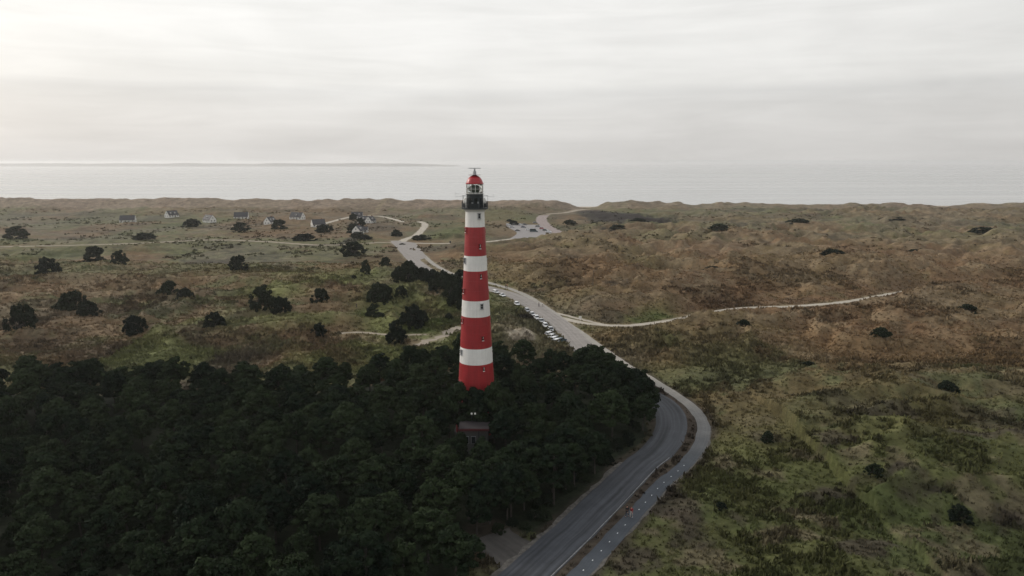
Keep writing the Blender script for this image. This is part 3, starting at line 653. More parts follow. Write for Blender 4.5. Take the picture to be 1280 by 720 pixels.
def tower_window(z, az, white):
    r = rt(z); f = empty('x', (0, 0, 0)); bpy.data.objects.remove(f)
    # az measured from straight towards the camera (-Y), positive to the right
    ca, sa = math.sin(az), -math.cos(az); rz = az
    def P(rr, t=0): return (ca * rr - sa * t * 0 + math.cos(az) * t, sa * rr + math.sin(az) * t)
    bm = MB(); w, h = .54, .95
    for t in (-w / 2, w / 2): x, y = P(r + .05, t); bm.box((x, y, z), (.09, .26, h + .16), rz)
    for dz in (-h / 2, h / 2, 0.04): x, y = P(r + .05); bm.box((x, y, z + dz), (w - .10, .22 if dz != .04 else .10, .08), rz)
    x, y = P(r + .04); 
    hood = bm.box((P(r + .12)[0], P(r + .12)[1], z + h / 2 + .10), (w + .25, .42, .07), rz).box((P(r + .12)[0], P(r + .12)[1], z - h / 2 - .10), (w + .2, .40, .07), rz)
    o = bm.build('window', m_red if not white else m_grey, LH)
    if not white: MB().box((P(r + .10)[0], P(r + .10)[1], z - h / 2 - .02), (w - .06, .30, .13), rz).build('sill', m_white, o); MB().box((P(r + .07, .08)[0], P(r + .07, .08)[1], z + .12), (.08, .12, h * .55), rz).build('mullion', m_white, o)
    x, y = P(r + .015); MB().box((x, y, z), (w - .02, .10, h), rz).build('pane', m_pane, o)
Dn = 147.5
for v, wh in ((270, 1), (308, 0), (345.5, 0), (383, 1), (423, 0), (461, 0), (500, 0)): tower_window(zt(v, 150 - .85 * rt(zt(v, Dn))), R(28), wh)
for v, wh in ((288, 0), (326, 1), (364, 0), (401, 0), (440, 1), (478, 0)): tower_window(zt(v, 148.5), R(-60), wh)
for v, wh in ((289, 0), (327, 1), (365, 0), (402, 0), (441, 1)): tower_window(zt(v, 151), R(118), wh)
# collar, gallery, watch room
MB().lathe([(1.96, 48.2), (2.15, 48.5), (2.5, 48.75), (2.5, 48.8), (1.9, 48.8)], 48).build('collar', m_white, LH, True)
MB().lathe([(1.6, 48.81), (2.78, 48.81), (2.78, 49.05), (1.6, 49.05)], 48).build('gallery_deck', m_darkm, LH)
MB().lathe([(1.72, 49.05), (1.72, 51.75), (1.9, 51.8), (1.9, 51.9), (1.5, 51.9)], 32).build('watch_room', m_darkm, LH, True)
for a in range(-80, 281, 36):
    bm = MB(); ca, sa = math.cos(R(a)), math.sin(R(a)); bm.box((ca * 1.73, sa * 1.73, 50.5), (.06, .62, 1.1), R(a)); bm.build('watch_room_window', m_pane, LH)
bm = MB(); rl = 2.68
for k in range(28):
    a = 2 * math.pi * k / 28; bm.tube((rl * math.cos(a), rl * math.sin(a), 49.05), (rl * math.cos(a), rl * math.sin(a), 51.5 if k % 4 == 0 else 50.3), .032, .032, 5)
for zz in (49.35, 49.65, 49.98, 50.3, 51.5):
    for k in range(36):
        a, a2 = 2 * math.pi * k / 36, 2 * math.pi * (k + 1) / 36
        bm.tube((rl * math.cos(a), rl * math.sin(a), zz), (rl * math.cos(a2), rl * math.sin(a2), zz), .026, .026, 5)
bm.build('gallery_railing', m_darkm, LH)
bm = MB()
for k in range(16):
    a = 2 * math.pi * (k + .5) / 16; a0 = a - .16; a1 = a + .16
    if k % 3 == 1: continue
    bm.box((2.6 * math.cos(a), 2.6 * math.sin(a), 49.6), (.03, .86, .85), a)
bm.build('gallery_screen', m_darkm, LH)
for az, w_, h_, r_ in ((-62, .5, 1.7, 2.35), (-48, .3, 2.0, 2.4), (58, .35, 1.9, 2.4), (72, .45, 1.5, 2.3), (-10, .35, 1.1, 2.35), (20, .3, 1.2, 2.35)):
    a = R(az); x, y = r_ * math.sin(a), -r_ * math.cos(a)
    MB().box((x, y, 49.06 + h_ / 2 + .12), (w_, .32, h_), a).build('antenna_panel', m_white if abs(az) > 30 else m_grey, LH, bevel=.03)
# lantern
RLn = 1.72
bm = MB()
for k in range(12):
    a = 2 * math.pi * k / 12 + .13; bm.tube((RLn * math.cos(a), RLn * math.sin(a), 51.9), (RLn * math.cos(a), RLn * math.sin(a), 53.95), .05, .05, 5)
for zz in (51.95, 52.9, 53.9):
    for k in range(24):
        a, a2 = 2 * math.pi * k / 24, 2 * math.pi * (k + 1) / 24; bm.tube((RLn * math.cos(a), RLn * math.sin(a), zz), (RLn * math.cos(a2), RLn * math.sin(a2), zz), .03 if zz == 52.9 else .05, None, 5)
lf = bm.build('lantern_frame', m_white, LH)
bm = MB()
for k in range(24):
    a = 2 * math.pi * (k + .5) / 24; r_ = RLn - .05; a2 = a + .26
    bm.tube((r_ * math.cos(a), r_ * math.sin(a), 51.95), (r_ * math.cos(a2), r_ * math.sin(a2), 53.9), .022, .022, 5); bm.tube((r_ * math.cos(a2), r_ * math.sin(a2), 51.95), (r_ * math.cos(a), r_ * math.sin(a), 53.9), .022, .022, 5)
bm.build('lantern_lattice', mat('maroon_lattice', (.10, .03, .03), .5), LH)
MB().lathe([(RLn - .02, 51.95), (RLn - .02, 53.9)], 24).build('lantern_glazing', m_glass, LH, True)
MB().lathe([(.25, 51.9), (.55, 52.0), (.6, 52.3), (.78, 52.6), (.85, 53.0), (.78, 53.3), (.5, 53.6), (.2, 53.7)], 20).build('lens', m_lens, LH, True)
MB().lathe([(.9, 51.9), (.9, 52.2), (.5, 52.25)], 16).build('lens_pedestal', m_white, LH)
MB().lathe([(1.6, 53.9), (1.86, 53.95), (1.86, 54.08), (1.72, 54.15), (1.62, 54.5), (1.40, 54.95), (1.08, 55.32), (.7, 55.56), (.45, 55.62), (.45, 55.7)], 40).build('dome', m_domered, LH, True)
MB().lathe([(.2, 55.70), (1.25, 55.70), (1.25, 55.77), (.2, 55.77)], 24).build('radar_platform', mat('maroon_metal', (.12, .02, .025), .5), LH)
MB().tube((0, 0, 55.7), (0, 0, 56.5), .42, .32, 12).tube((0, 0, 56.5), (0, 0, 57.0), .22, .16, 10).build('radar_mast', m_grey, LH)
MB().box((0, 0, 57.1), (2.5, .16, .14), R(6)).build('radar_bar', m_grey, LH)
for s in (-1, 1):
    bm = MB(); bm.tube((s * 2.6, -.2, 51.4), (s * 4.0, -.4, 51.25), .03, .02, 5)
    if s < 0:
        bm.tube((s * 3.9, -.4, 51.2), (s * 3.9, -.4, 52.3), .025, .02, 5)
        for q in (3.2, 3.5, 3.8): bm.tube((s * q, -.4, 51.9), (s * q, .2, 51.9), .02, .02, 4)
        bm.tube((s * 3.1, -.2, 51.9), (s * 3.95, -.2, 51.9), .02, .02, 4)
    else: bm.tube((s * 3.9, -.4, 51.2), (s * 3.9, -.4, 51.8), .025, .02, 5)
    bm.build('antenna', m_grey, LH)

# entrance building at the foot
EB = empty('entrance_building', (BX, BY, 0)); tag(EB, 'small entrance building with dark red flat roof edge among the pines at the lighthouse foot', 'building')
m_wallg = mat('grey_render', (.075, .075, .072), .85, noise=(.8, .25))
MB().box((0, 1.2, 2.8), (5.6, 4.2, 5.6)).build('wall', m_wallg, EB, bevel=.03)
MB().box((0, 1.0, 5.95), (6.1, 5.0, .5)).build('roof', mat('roofing_felt', (.025, .02, .022), .9, noise=(1, .2)), EB, bevel=.03)
MB().box((0, -1.55, 5.93), (6.14, .09, .44)).build('fascia', mat('dark_red_fascia', (.075, .010, .013), .6, noise=(1, .2)), EB)
for x in (-2.6, 1.0): MB().box((x, -1.25, 2.8), (.22, .22, 5.6)).build('porch_post', m_darkm, EB)
dr = MB().box((1.6, -.93, 1.1), (1.0, .10, 2.2)).build('door', m_darkm, EB)
for x in (-1.5, -.1): 
    w_ = MB().box((x, -.93, 3.6), (1.0, .10, 1.6)).build('window', m_grey, EB); MB().box((x, -.96, 3.6), (.82, .10, 1.42)).build('pane', m_pane, w_)
for x in (-.6, .1): fl = MB().box((x, 2.2, 8.0), (.36, .25, .34)).build('floodlight', m_white, EB, bevel=.03); MB().tube((x, 2.25, 6.15), (x, 2.25, 7.85), .05, .05, 6).build('floodlight_pole', m_darkm, fl)

# ------------------------------------------------------------------ houses
m_wh = mat('white_render', (.68, .67, .64), .8, noise=(.6, .1)); m_roof = mat('dark_roof_tiles', (.045, .045, .05), .7, noise=(1.5, .35)); m_chim = mat('chimney_brick', (.2, .1, .07), .8, noise=(2, .3)); m_frame = mat('window_trim', (.6, .6, .58), .6)
def house(u, v, yaw, ln, wd_, wall, ridge, label, dormers=2):
    x, y = G(u, v); z = hz(x, y); E = empty('house', (x, y, z - .3), yaw); tag(E, label, 'house')
    MB().prism([(-ln / 2, 0), (ln / 2, 0), (ln / 2, wall), (-ln / 2, wall)], -wd_ / 2, wd_ / 2).build('wall', m_wh, E)
    for s in (-1, 1):
        bm = MB(); xx = s * (ln / 2 - .15)
        a = [(xx, -wd_ / 2, wall), (xx, wd_ / 2, wall), (xx, 0, ridge)]; bbm = [(xx + s * .15, q[1], q[2]) for q in a]
        vs = [bm.bm.verts.new(q) for q in a + bbm]; bm.bm.faces.new(vs[:3]); bm.bm.faces.new(vs[3:][::-1])
        for i in range(3): bm.bm.faces.new((vs[i], vs[(i + 1) % 3], vs[3 + (i + 1) % 3], vs[3 + i]))
        bm.build('gable', m_wh, E)
    bm = MB(); th = .22; ov = .45; k = (ridge - wall) / (wd_ / 2)
    for s in (-1, 1):
        y0, z0 = s * (wd_ / 2 + ov), wall - ov * k + .02
        L0, L1 = -ln / 2 + .02, ln / 2 - .02
        pts = [(L0, y0, z0), (L1, y0, z0), (L1, 0, ridge + .02), (L0, 0, ridge + .02)]
        vs = [bm.bm.verts.new(q) for q in pts] + [bm.bm.verts.new((q[0], q[1], q[2] + th)) for q in pts]
        for f in ((3, 2, 1, 0), (4, 5, 6, 7), (0, 1, 5, 4), (1, 2, 6, 5), (2, 3, 7, 6), (3, 0, 4, 7)): bm.bm.faces.new([vs[i] for i in f])
    rf = bm.build('roof', m_roof, E)
    MB().box((ln * .25, 0, ridge + .4), (.7, .7, 1.3)).build('chimney', m_chim, rf)
    for i in range(dormers):
        xx = -ln / 2 + ln * (i + .7) / (dormers + .4)
        d = MB().box((xx, -wd_ * .30, wall + (ridge - wall) * .45), (1.5, 1.4, 1.3)).build('dormer', m_wh, rf)
        MB().box((xx, -wd_ * .30 - .72, wall + (ridge - wall) * .45), (1.0, .05, .9)).build('pane', m_pane, d) if False else None
        w = MB().box((xx, -wd_ * .30 - .70, wall + (ridge - wall) * .45), (1.1, .06, .95)).build('window', m_pane, E)
    for i in range(max(2, int(ln / 3))):
        xx = -ln / 2 + ln * (i + .5) / max(2, int(ln / 3))
        w = MB().box((xx, -wd_ / 2, wall * .55), (1.2, .16, 1.3)).build('window', m_frame, E); MB().box((xx, -wd_ / 2 - .03, wall * .55), (1.0, .16, 1.1)).build('pane', m_pane, w)
    for s in (-1, 1):
        for yy in (-wd_ * .22, wd_ * .22):
            w = MB().box((s * ln / 2, yy, wall * .55), (.16, 1.1, 1.3)).build('window', m_frame, E); MB().box((s * (ln / 2 + .03), yy, wall * .55), (.16, .9, 1.1)).build('pane', m_pane, w)
        w = MB().box((s * ln / 2, 0, wall + (ridge - wall) * .35), (.16, 1.1, 1.2)).build('window', m_frame, E); MB().box((s * (ln / 2 + .03), 0, wall + (ridge - wall) * .35), (.16, .9, 1.0)).build('pane', m_pane, w)
    MB().box((ln * .12, -wd_ / 2 - .02, 1.05), (1.0, .12, 2.1)).build('door', mat('house_door', (.05, .07, .06), .5), E)
    return E
house(455.5, 278.5, R(-12), 11.5, 6.5, 3.0, 6.6, 'long white house with a dark dormered roof, middle of the three left of the tracks', 3)
house(463.3, 279.0, R(70), 9, 6.6, 3.0, 6.6, 'white house whose gable end faces the viewer, right end of the white house row', 1)
house(446.5, 273, R(8), 12, 6.5, 3.0, 7.0, 'dark roofed white house farthest back at the left edge of the hamlet', 2)
house(447.8, 291.5, R(78), 9, 7, 3.0, 6.8, 'lower white cottage with a bright front gable, nearest of the hamlet', 1)
house(455, 290, R(5), 7, 5, 2.6, 4.8, 'low grey roofed shed-like house right of the nearest white cottage', 0)
for i, (u, v, a, l_) in enumerate([(398, 284, 30, 12), (372, 276, -20, 14), (338, 281, 75, 11), (302, 275, 10, 14), (262, 279, -35, 12), (215, 273, 60, 12), (160, 277, 15, 14)]):
    house(u, v, R(a), l_, 7, 3, 7, 'white dune house number %s from the tracks in the hamlet stretching left' % ['one', 'two', 'three', 'four', 'five', 'six', 'seven'][i], i % 3)

# ------------------------------------------------------------------ cars
m_tyre = mat('tyre_rubber', (.015, .015, .016), .85); m_rim = mat('alloy_rim', (.45, .46, .48), .35, .8); m_cg = mat('car_glass', (.012, .015, .018), .06, spec=.9)
m_lamp = mat('lamp_clear', (.7, .72, .74), .15); m_tail = mat('lamp_red', (.35, .01, .01), .25); m_trim = mat('black_trim', (.02, .02, .022), .6)
paints = {n: mat(n + '_car_paint', c, .28, mt_, spec=.6) for n, c, mt_ in (('white', (.78, .79, .80), 0), ('silver', (.48, .49, .50), .5), ('black', (.018, .019, .022), 0), ('blue', (.03, .05, .10), .2), ('red', (.30, .02, .02), 0), ('grey', (.13, .135, .14), .3), ('teal', (.03, .07, .09), .2))}
def loft(bm, secs):
    """closed cross-sections (lists of 3D points) skinned into one body"""
    rings = [[bm.verts.new(p) for p in s] for s in secs]; n = len(rings[0])
    for a, b_ in zip(rings[:-1], rings[1:]):
        for k in range(n): bm.faces.new((a[k], a[(k + 1) % n], b_[(k + 1) % n], b_[k]))
    bm.faces.new(rings[0][::-1]); bm.faces.new(rings[-1])
def make_car(style):
    E = empty(style[0], (0, 0, 0)); ln, wd_, ht = style[1:4]; hw = wd_ / 2; van = style[0] == 'parked_van'
    paint = paints['white']
    bm = MB(); z0 = .28; zb = ht * .60 if not van else ht * .48
    xs_ = [(-.5, .80, .45), (-.485, .92, .9), (-.40, .98, 1.0), (-.1, 1.0, 1.02), (.16, 1.0, 1.0), (.30, .98, .92 if not van else .9), (.42, .94, .82 if not van else .8), (.48, .86, .70), (.5, .74, .50)]
    secs = []
    for t, w, zt_ in xs_:
        x = t * ln; W = hw * w; zt2 = zb * zt_
        secs.append([(x, -W * .9, z0), (x, -W, z0 + .15), (x, -W, zt2 * .72), (x, -W * .93, zt2 * .95), (x, -W * .8, zt2), (x, W * .8, zt2), (x, W * .93, zt2 * .95), (x, W, zt2 * .72), (x, W, z0 + .15), (x, W * .9, z0)])
    loft(bm.bm, secs); body = bm.build('body', paint, E, True)
    # glasshouse and roof
    gh = [(-.47, .40) if style[0] == 'parked_van' else ((-.46, .34) if style[4] else (-.40, .30)), ]
    xb0, xb1 = (-.475, .33) if van else ((-.465, .27) if style[4] else (-.40, .25))
    xt0, xt1 = (-.46, .16) if van else ((-.40, .06) if style[4] else (-.25, .05))
    bm = MB(); W0, W1 = hw * .88, hw * .74 if not van else hw * .82
    loft(bm.bm, [[(x0 * ln, -w, z), (x1 * ln, -w, z), (x1 * ln, w, z), (x0 * ln, w, z)] for x0, x1, w, z in ((xb0, xb1, W0, zb * .92), (xt0, xt1, W1, ht - .06))])
    bm.build('window', m_cg, E, bevel=.02)
    bm = MB(); loft(bm.bm, [[(x0 * ln, -w, z), (x1 * ln, -w, z), (x1 * ln, w, z), (x0 * ln, w, z)] for x0, x1, w, z in ((xt0 - .01, xt1 + .012, W1 + .03, ht - .10), (xt0, xt1, W1 - .03, ht))])
    bm.build('roof', paint, E, True, bevel=.02)
    bm = MB()
    for s in (-1, 1):
        for ax, bx_ in ((xb0, xt0), (xb1, xt1), ((xb0 + xb1) / 2 - .02, (xt0 + xt1) / 2)): bm.tube((ax * ln, s * (W0 + .01), zb * .93), (bx_ * ln, s * (W1 + .012), ht - .08), .045, .04, 6)
    bm.build('pillar', paint, E)
    for s in (-1, 1):
        for t in (-.31, .31):
            w = MB().tube((t * ln, s * (hw - .20), .32), (t * ln, s * (hw + .01), .32), .32, .32, 20).build('tyre', m_tyre, E, True)
            MB().tube((t * ln, s * (hw - .02), .32), (t * ln, s * (hw + .03), .32), .20, .18, 12).build('rim', m_rim, w)
        MB().box((.485 * ln, s * hw * .62, zb * .62), (.12, .34, .14), s * -.25).build('headlight', m_lamp, E, bevel=.02)
        MB().box((-.492 * ln, s * hw * .72, zb * .72), (.08, .26, .24), 0).build('tail_light', m_tail, E, bevel=.02)
        MB().box((xb1 * ln - .25, s * (hw + .08), zb * .98), (.12, .18, .13)).build('mirror', m_trim, E, bevel=.02)
    MB().box((.497 * ln, 0, .42), (.10, wd_ * .7, .18)).build('bumper', m_trim, E); MB().box((-.497 * ln, 0, .42), (.10, wd_ * .7, .18)).build('bumper', m_trim, E)
    return E
KITS = {'hatch': make_car(('parked_car', 4.1, 1.75, 1.48, True)), 'sedan': make_car(('parked_car', 4.6, 1.8, 1.44, False)), 'van': make_car(('parked_van', 5.6, 2.0, 2.25, True))}
used = set()
def place_car(kit, x, y, rz, color, label, group=None, s=1.0, z=.066):
    src = KITS[kit]
    if kit in used: E = copy_tree(src)
    else: E = src; used.add(kit)
    E.location = (x, y, z); E.rotation_euler = (0, 0, rz); E.scale = (s, s, s)
    for k in list(E.keys()): del E[k]
    tag(E, label, 'van' if kit == 'van' else 'car', group); cars.append((E, color)); return E
cars = []
def along(pts, x, y):
    best = min(range(len(pts) - 1), key=lambda i: (pts[i][0] - x) ** 2 + (pts[i][1] - y) ** 2)
    a, c = pts[max(0, best - 1)], pts[min(len(pts) - 1, best + 1)]; d = Vector((c[0] - a[0], c[1] - a[1])).normalized()
    return pts[best], d
row = [(620, 366.5, 'white', 'hatch', 'white car farthest up the road, right beside the lighthouse shaft'), (628, 370.5, 'white', 'sedan', 'white car second from the lighthouse in the roadside row'), (646.3, 381.5, 'white', 'hatch', 'white car parked alone between the upper pair and the lower line of cars'),
       (659.2, 389.8, 'silver', 'hatch', 'silver car heading the line of six beside the dark soil patch'), (665.4, 394.5, 'white', 'sedan', 'white car second in the line of six along the road'), (671.2, 399, 'white', 'hatch', 'white car third in the line of six along the road'), (676.8, 403, 'silver', 'sedan', 'pale car fourth in the line of six along the road'),
       (682, 408.8, 'white', 'hatch', 'white car fifth in the line of six, just above the last one'), (688.5, 413.8, 'silver', 'hatch', 'pale car at the lower end of the line of six, next to the angle-parked cars')]
for u, v, c, kit, lb in row:
    x, y = G(u, v); (px, py), d = along(far_road, x, y); n = Vector((-d.y, d.x))
    side_ = 1 if (x - px) * n.x + (y - py) * n.y > 0 else -1
    place_car(kit, x, y, math.atan2(d.y, d.x), c, lb, 'cars parked along the roadside', s=.95)
for u, v, c, kit, lb in ((687.5, 419.5, 'white', 'hatch', 'white car parked at an angle, uppermost of the angled group above the wood'), (690.5, 422.5, 'white', 'sedan', 'white car parked at an angle, second of the angled group'), (693.8, 426, 'white', 'hatch', 'white car parked at an angle, third of the angled group'), (697, 428.6, 'white', 'hatch', 'white car parked at an angle, lowest of the angled group at the wood edge'), (701.5, 427.4, 'teal', 'sedan', 'dark teal car standing just right of the angled white cars')):
    x, y = G(u, v); (px, py), d = along(far_road, x, y)
    place_car(kit, x, y, R(48), c, lb, 'cars parked at an angle by the wood')
lot = [(635.5, 281.6, 20, 'white', 'hatch', 'white car at the left corner of the far car park'), (639.8, 284.4, 10, 'silver', 'sedan', 'pale car low on the left side of the far car park'), (647, 289, 8, 'black', 'sedan', 'dark car alone at the lower left of the far car park'), (651, 281.5, 15, 'white', 'hatch', 'white car in the back row of the far car park'), (654.3, 284.6, 6, 'blue', 'sedan', 'dark blue car in the middle of the far car park'), (660, 287.8, 5, 'white', 'hatch', 'white car beside the large dark van in the far car park'),
       (667.3, 290.0, 4, 'teal', 'van', 'large dark van in the centre of the far car park'), (672.2, 283.8, 4, 'grey', 'hatch', 'grey car near the beach road end of the far car park'), (677.5, 286.4, -28, 'red', 'hatch', 'dark red car on the right side of the far car park'), (681.3, 288.6, -30, 'black', 'hatch', 'black car between the red and the white one in the far car park'), (685.8, 290.4, -20, 'white', 'sedan', 'white car at the lower right corner of the far car park'), (669, 279.2, 10, 'grey', 'sedan', 'grey car just behind the far car park'), (656, 281.3, 12, 'black', 'hatch', 'black car in the back row of the far car park'), (643.5, 281.4, 4, 'grey', 'hatch', 'grey car left in the back row before the shrubs')]
for u, v, a, c, kit, lb in lot:
    x, y = G(u, v); place_car(kit, x, y, R(a), c, lb, 'cars in the far car park', s=1.25 if kit == 'van' else 1.08)
for E, color in cars:
    for ch in [o for o in COL.objects if o.parent == E and o.name.split('.')[0] in ('body', 'roof', 'pillar')]:
        ch.data = ch.data.copy() if False else ch.data
        ch.material_slots[0].link = 'OBJECT'; ch.material_slots[0].material = paints[color]

# ------------------------------------------------------------------ people
def skin_obj(name, verts, edges_, radii, m, parent, root=0, sub=1):
    me = bpy.data.meshes.new(name); me.from_pydata(verts, edges_, []); o = link(name, me, parent); me.materials.append(m)
    md = o.modifiers.new('skin', 'SKIN'); md.use_smooth_shade = True
    sv = me.skin_vertices[0].data if me.skin_vertices else None
    if sv is None:
        bpy.context.view_layer.update(); 
    for i, r in enumerate(radii):
        me.skin_vertices[0].data[i].radius = (r, r) if not isinstance(r, tuple) else r
        me.skin_vertices[0].data[i].use_root = (i == root)
    s = o.modifiers.new('sub', 'SUBSURF'); s.levels = sub; s.render_levels = sub
    dg = bpy.context.evaluated_depsgraph_get(); ev = o.evaluated_get(dg); nm = bpy.data.meshes.new_from_object(ev)
    o.modifiers.clear(); o.data = nm
    if not nm.materials: nm.materials.append(m)
    return o
skin = mat('skin', (.42, .24, .17), .55)
def person(u, v, yaw, top, legs, hair, label, stride=.26, z=.05, arm=.25, s=1.0, group=None):
    x, y = G(u, v); E = empty('person', (x, y, z), yaw); E.scale = (s, s, s); tag(E, label, 'person', group)
    mt_ = mat('clothing_top', top, .85, noise=(8, .12)); ml = mat('clothing_legs', legs, .85, noise=(8, .12)); mh_ = mat('hair', hair, .7); msh = mat('shoes', (.03, .028, .026), .6)
    # facing +X; one continuous body
    V = [(0, 0, .98), (0, 0, 1.18), (0, 0, 1.38), (0, 0, 1.50), (.02, 0, 1.60), (.03, 0, 1.70)]; Rr = [(.13, .10), (.125, .095), (.15, .10), (.055, .055), (.075, .085), (.07, .075)]
    Ed = [(0, 1), (1, 2), (2, 3), (3, 4), (4, 5)]
    arms, legs_v = {}, {}
    for sd in (-1, 1):
        b0 = len(V); f = sd * arm
        V += [(0, sd * .19, 1.42), (f * .35, sd * .24, 1.14), (f * .9 + .06, sd * .24, .90), (f * 1.0 + .08, sd * .235, .83)]
        Rr += [.058, .044, .032, (.036, .022)]; Ed += [(2, b0), (b0, b0 + 1), (b0 + 1, b0 + 2), (b0 + 2, b0 + 3)]
        hx, hy, hz_ = V[b0 + 3]
        for q, (dy_, ln_) in enumerate(((-.028, .075), (-.010, .085), (.010, .08), (.028, .06))):
            a = len(V); V += [(hx + .03, hy + dy_, hz_ - .045), (hx + .045, hy + dy_, hz_ - .045 - ln_ * .6)]; Rr += [.009, .008]; Ed += [(b0 + 3, a), (a, a + 1)]
        a = len(V); V += [(hx + .05, hy - sd * .02, hz_ - .02)]; Rr += [.010]; Ed += [(b0 + 3, a)]
        g0 = len(V); lf_ = -sd * stride
        V += [(0, sd * .10, .90), (lf_ * .55 + .04, sd * .10, .50), (lf_, sd * .10, .09), (lf_ + .16, sd * .105, .045)]
        Rr += [.095, .058, .042, (.04, .035)]; Ed += [(0, g0), (g0, g0 + 1), (g0 + 1, g0 + 2), (g0 + 2, g0 + 3)]
        arms[sd] = b0; legs_v[sd] = g0
    skin_obj('body', V, Ed, Rr, skin, E)
    # jacket, trousers, shoes, hair
    jv = [(0, 0, .90), (0, 0, 1.18), (0, 0, 1.40), (0, 0, 1.49)]; jr = [(.165, .13), (.155, .12), (.175, .125), (.07, .07)]; je = [(0, 1), (1, 2), (2, 3)]
    for sd in (-1, 1):
        b0 = len(jv); a = arms[sd]; jv += [V[a], V[a + 1], V[a + 2]]; jr += [.075, .062, .048]; je += [(2, b0), (b0, b0 + 1), (b0 + 1, b0 + 2)]
    skin_obj('jacket', jv, je, jr, mt_, E)
    tv = [(0, 0, .96)]; tr = [(.15, .12)]; te = []
    for sd in (-1, 1):
        b0 = len(tv); a = legs_v[sd]; tv += [V[a], V[a + 1], (V[a + 2][0], V[a + 2][1], .12)]; tr += [.11, .078, .062]; te += [(0, b0), (b0, b0 + 1), (b0 + 1, b0 + 2)]
    skin_obj('trousers', tv, te, tr, ml, E)
    for sd in (-1, 1):
        a = legs_v[sd]; p = V[a + 2]; MB().box((p[0] + .06, p[1], .045), (.28, .10, .09)).build('shoe', msh, E, bevel=.03)
    MB().ico((-.005, 0, 1.70), .118, 2, (1.05, .95, 1.05)).build('hair', mh_, E, True)
    MB().ico((.045, 0, 1.655), .088, 2, (.9, .84, 1.12)).tube((.12, 0, 1.655), (.142, 0, 1.64), .012, .016, 6).build('face', skin, E, True)
    for sd in (-1, 1): MB().ico((.116, sd * .032, 1.675), .011, 1).build('eye', m_trim, E)
    return E
cyd = along(cycle_path, *G(787, 644))[1]; wy = math.atan2(cyd.y, cyd.x)
person(783.8, 646, wy, (.012, .012, .014), (.012, .013, .018), (.02, .014, .01), 'person in black clothes walking on the cycle path, left of the red-jacketed one', .24, s=1.15)
person(789.2, 646.6, wy, (.22, .012, .022), (.36, .34, .32), (.10, .06, .03), 'person in a red jacket and pale trousers walking on the cycle path', .20, s=1.08)
person(673.6, 383.6, wy + 2.6, (.02, .022, .03), (.03, .035, .06), (.02, .014, .01), 'person in dark clothes standing on the pale path above the roadside cars', .10, s=1.05)
person(678.2, 383.4, wy + 2.6, (.62, .62, .60), (.25, .24, .22), (.12, .08, .04), 'person in a white top on the pale path above the roadside cars', .16, s=1.05)
person(632.2, 359.8, wy + 2.8, (.03, .035, .03), (.03, .03, .035), (.02, .014, .01), 'person in dark clothes on the path just right of the lighthouse', .12, s=1.1)
person(634.0, 359.8, wy + 2.8, (.45, .16, .08), (.12, .10, .09), (.05, .03, .02), 'person in an orange top on the path just right of the lighthouse', .12, s=1.1)
person(446, 393, 1.0, (.015, .015, .018), (.02, .02, .025), (.02, .014, .01), 'person in black standing on the grass near the left edge', .1, s=1.15, z=hz(*G(446, 393)))

# ------------------------------------------------------------------ pole, sign, small posts
x, y = G(741, 370.5); z = hz(x, y)
PO = empty('wooden_pole', (x, y, z)); tag(PO, 'slim weathered pole with a short top arm standing alone in the rusty heath', 'pole'); m_wood = mat('weathered_wood', (.06, .05, .04), .9, noise=(3, .3))
MB().tube((0, 0, -.3), (0, 0, 8.6), .13, .09, 8).build('post', m_wood, PO); MB().tube((-.1, 0, 8.2), (1.5, 0, 8.35), .07, .06, 6).build('arm', m_wood, PO)
MB().tube((-.5, 0, 2.2), (0, 0, .9), .06, .06, 6).tube((-.5, 0, 2.2), (-.5, 0, 3.0), .14, .14, 8).build('marker', m_wood, PO)
x, y = G(725.2, 400.6)
SG = empty('notice_board', (x, y, hz(x, y))); tag(SG, 'small white board on two posts where the pale tracks meet', 'sign')
MB().box((0, 0, 1.15), (1.15, .07, .95)).build('board', m_wh, SG, bevel=.015)
for s in (-1, 1): MB().tube((s * .5, .07, -.2), (s * .5, .07, 1.7), .05, .05, 7).build('post', m_wood, SG)
x, y = G(562.8, 303.8); 
SG = empty('dark_hut', (x, y, 0)); tag(SG, 'tiny dark box-like bin by the pale track left of the lighthouse', 'bin')
MB().box((0, 0, .75), (1.1, 1.0, 1.4)).build('body', m_trim, SG, bevel=.05); MB().box((0, 0, 1.5), (1.2, 1.1, .12)).build('lid', m_darkm, SG, bevel=.03)
SG.name = 'waste_bin'

# ------------------------------------------------------------------ haze
mhz = bpy.data.materials.new('haze_air'); mhz.use_nodes = True; nt = mhz.node_tree; nt.nodes.clear()
o_ = N(nt, 'ShaderNodeOutputMaterial'); pv = N(nt, 'ShaderNodeVolumePrincipled'); pv.inputs['Color'].default_value = (.99, .99, .99, 1); pv.inputs['Density'].default_value = .00007; pv.inputs['Anisotropy'].default_value = .45
nt.links.new(pv.outputs[0], o_.inputs['Volume'])
tag(MB().box((0, 10600, 32), (54000, 34000, 92)).build('haze', mhz), kind='stuff')

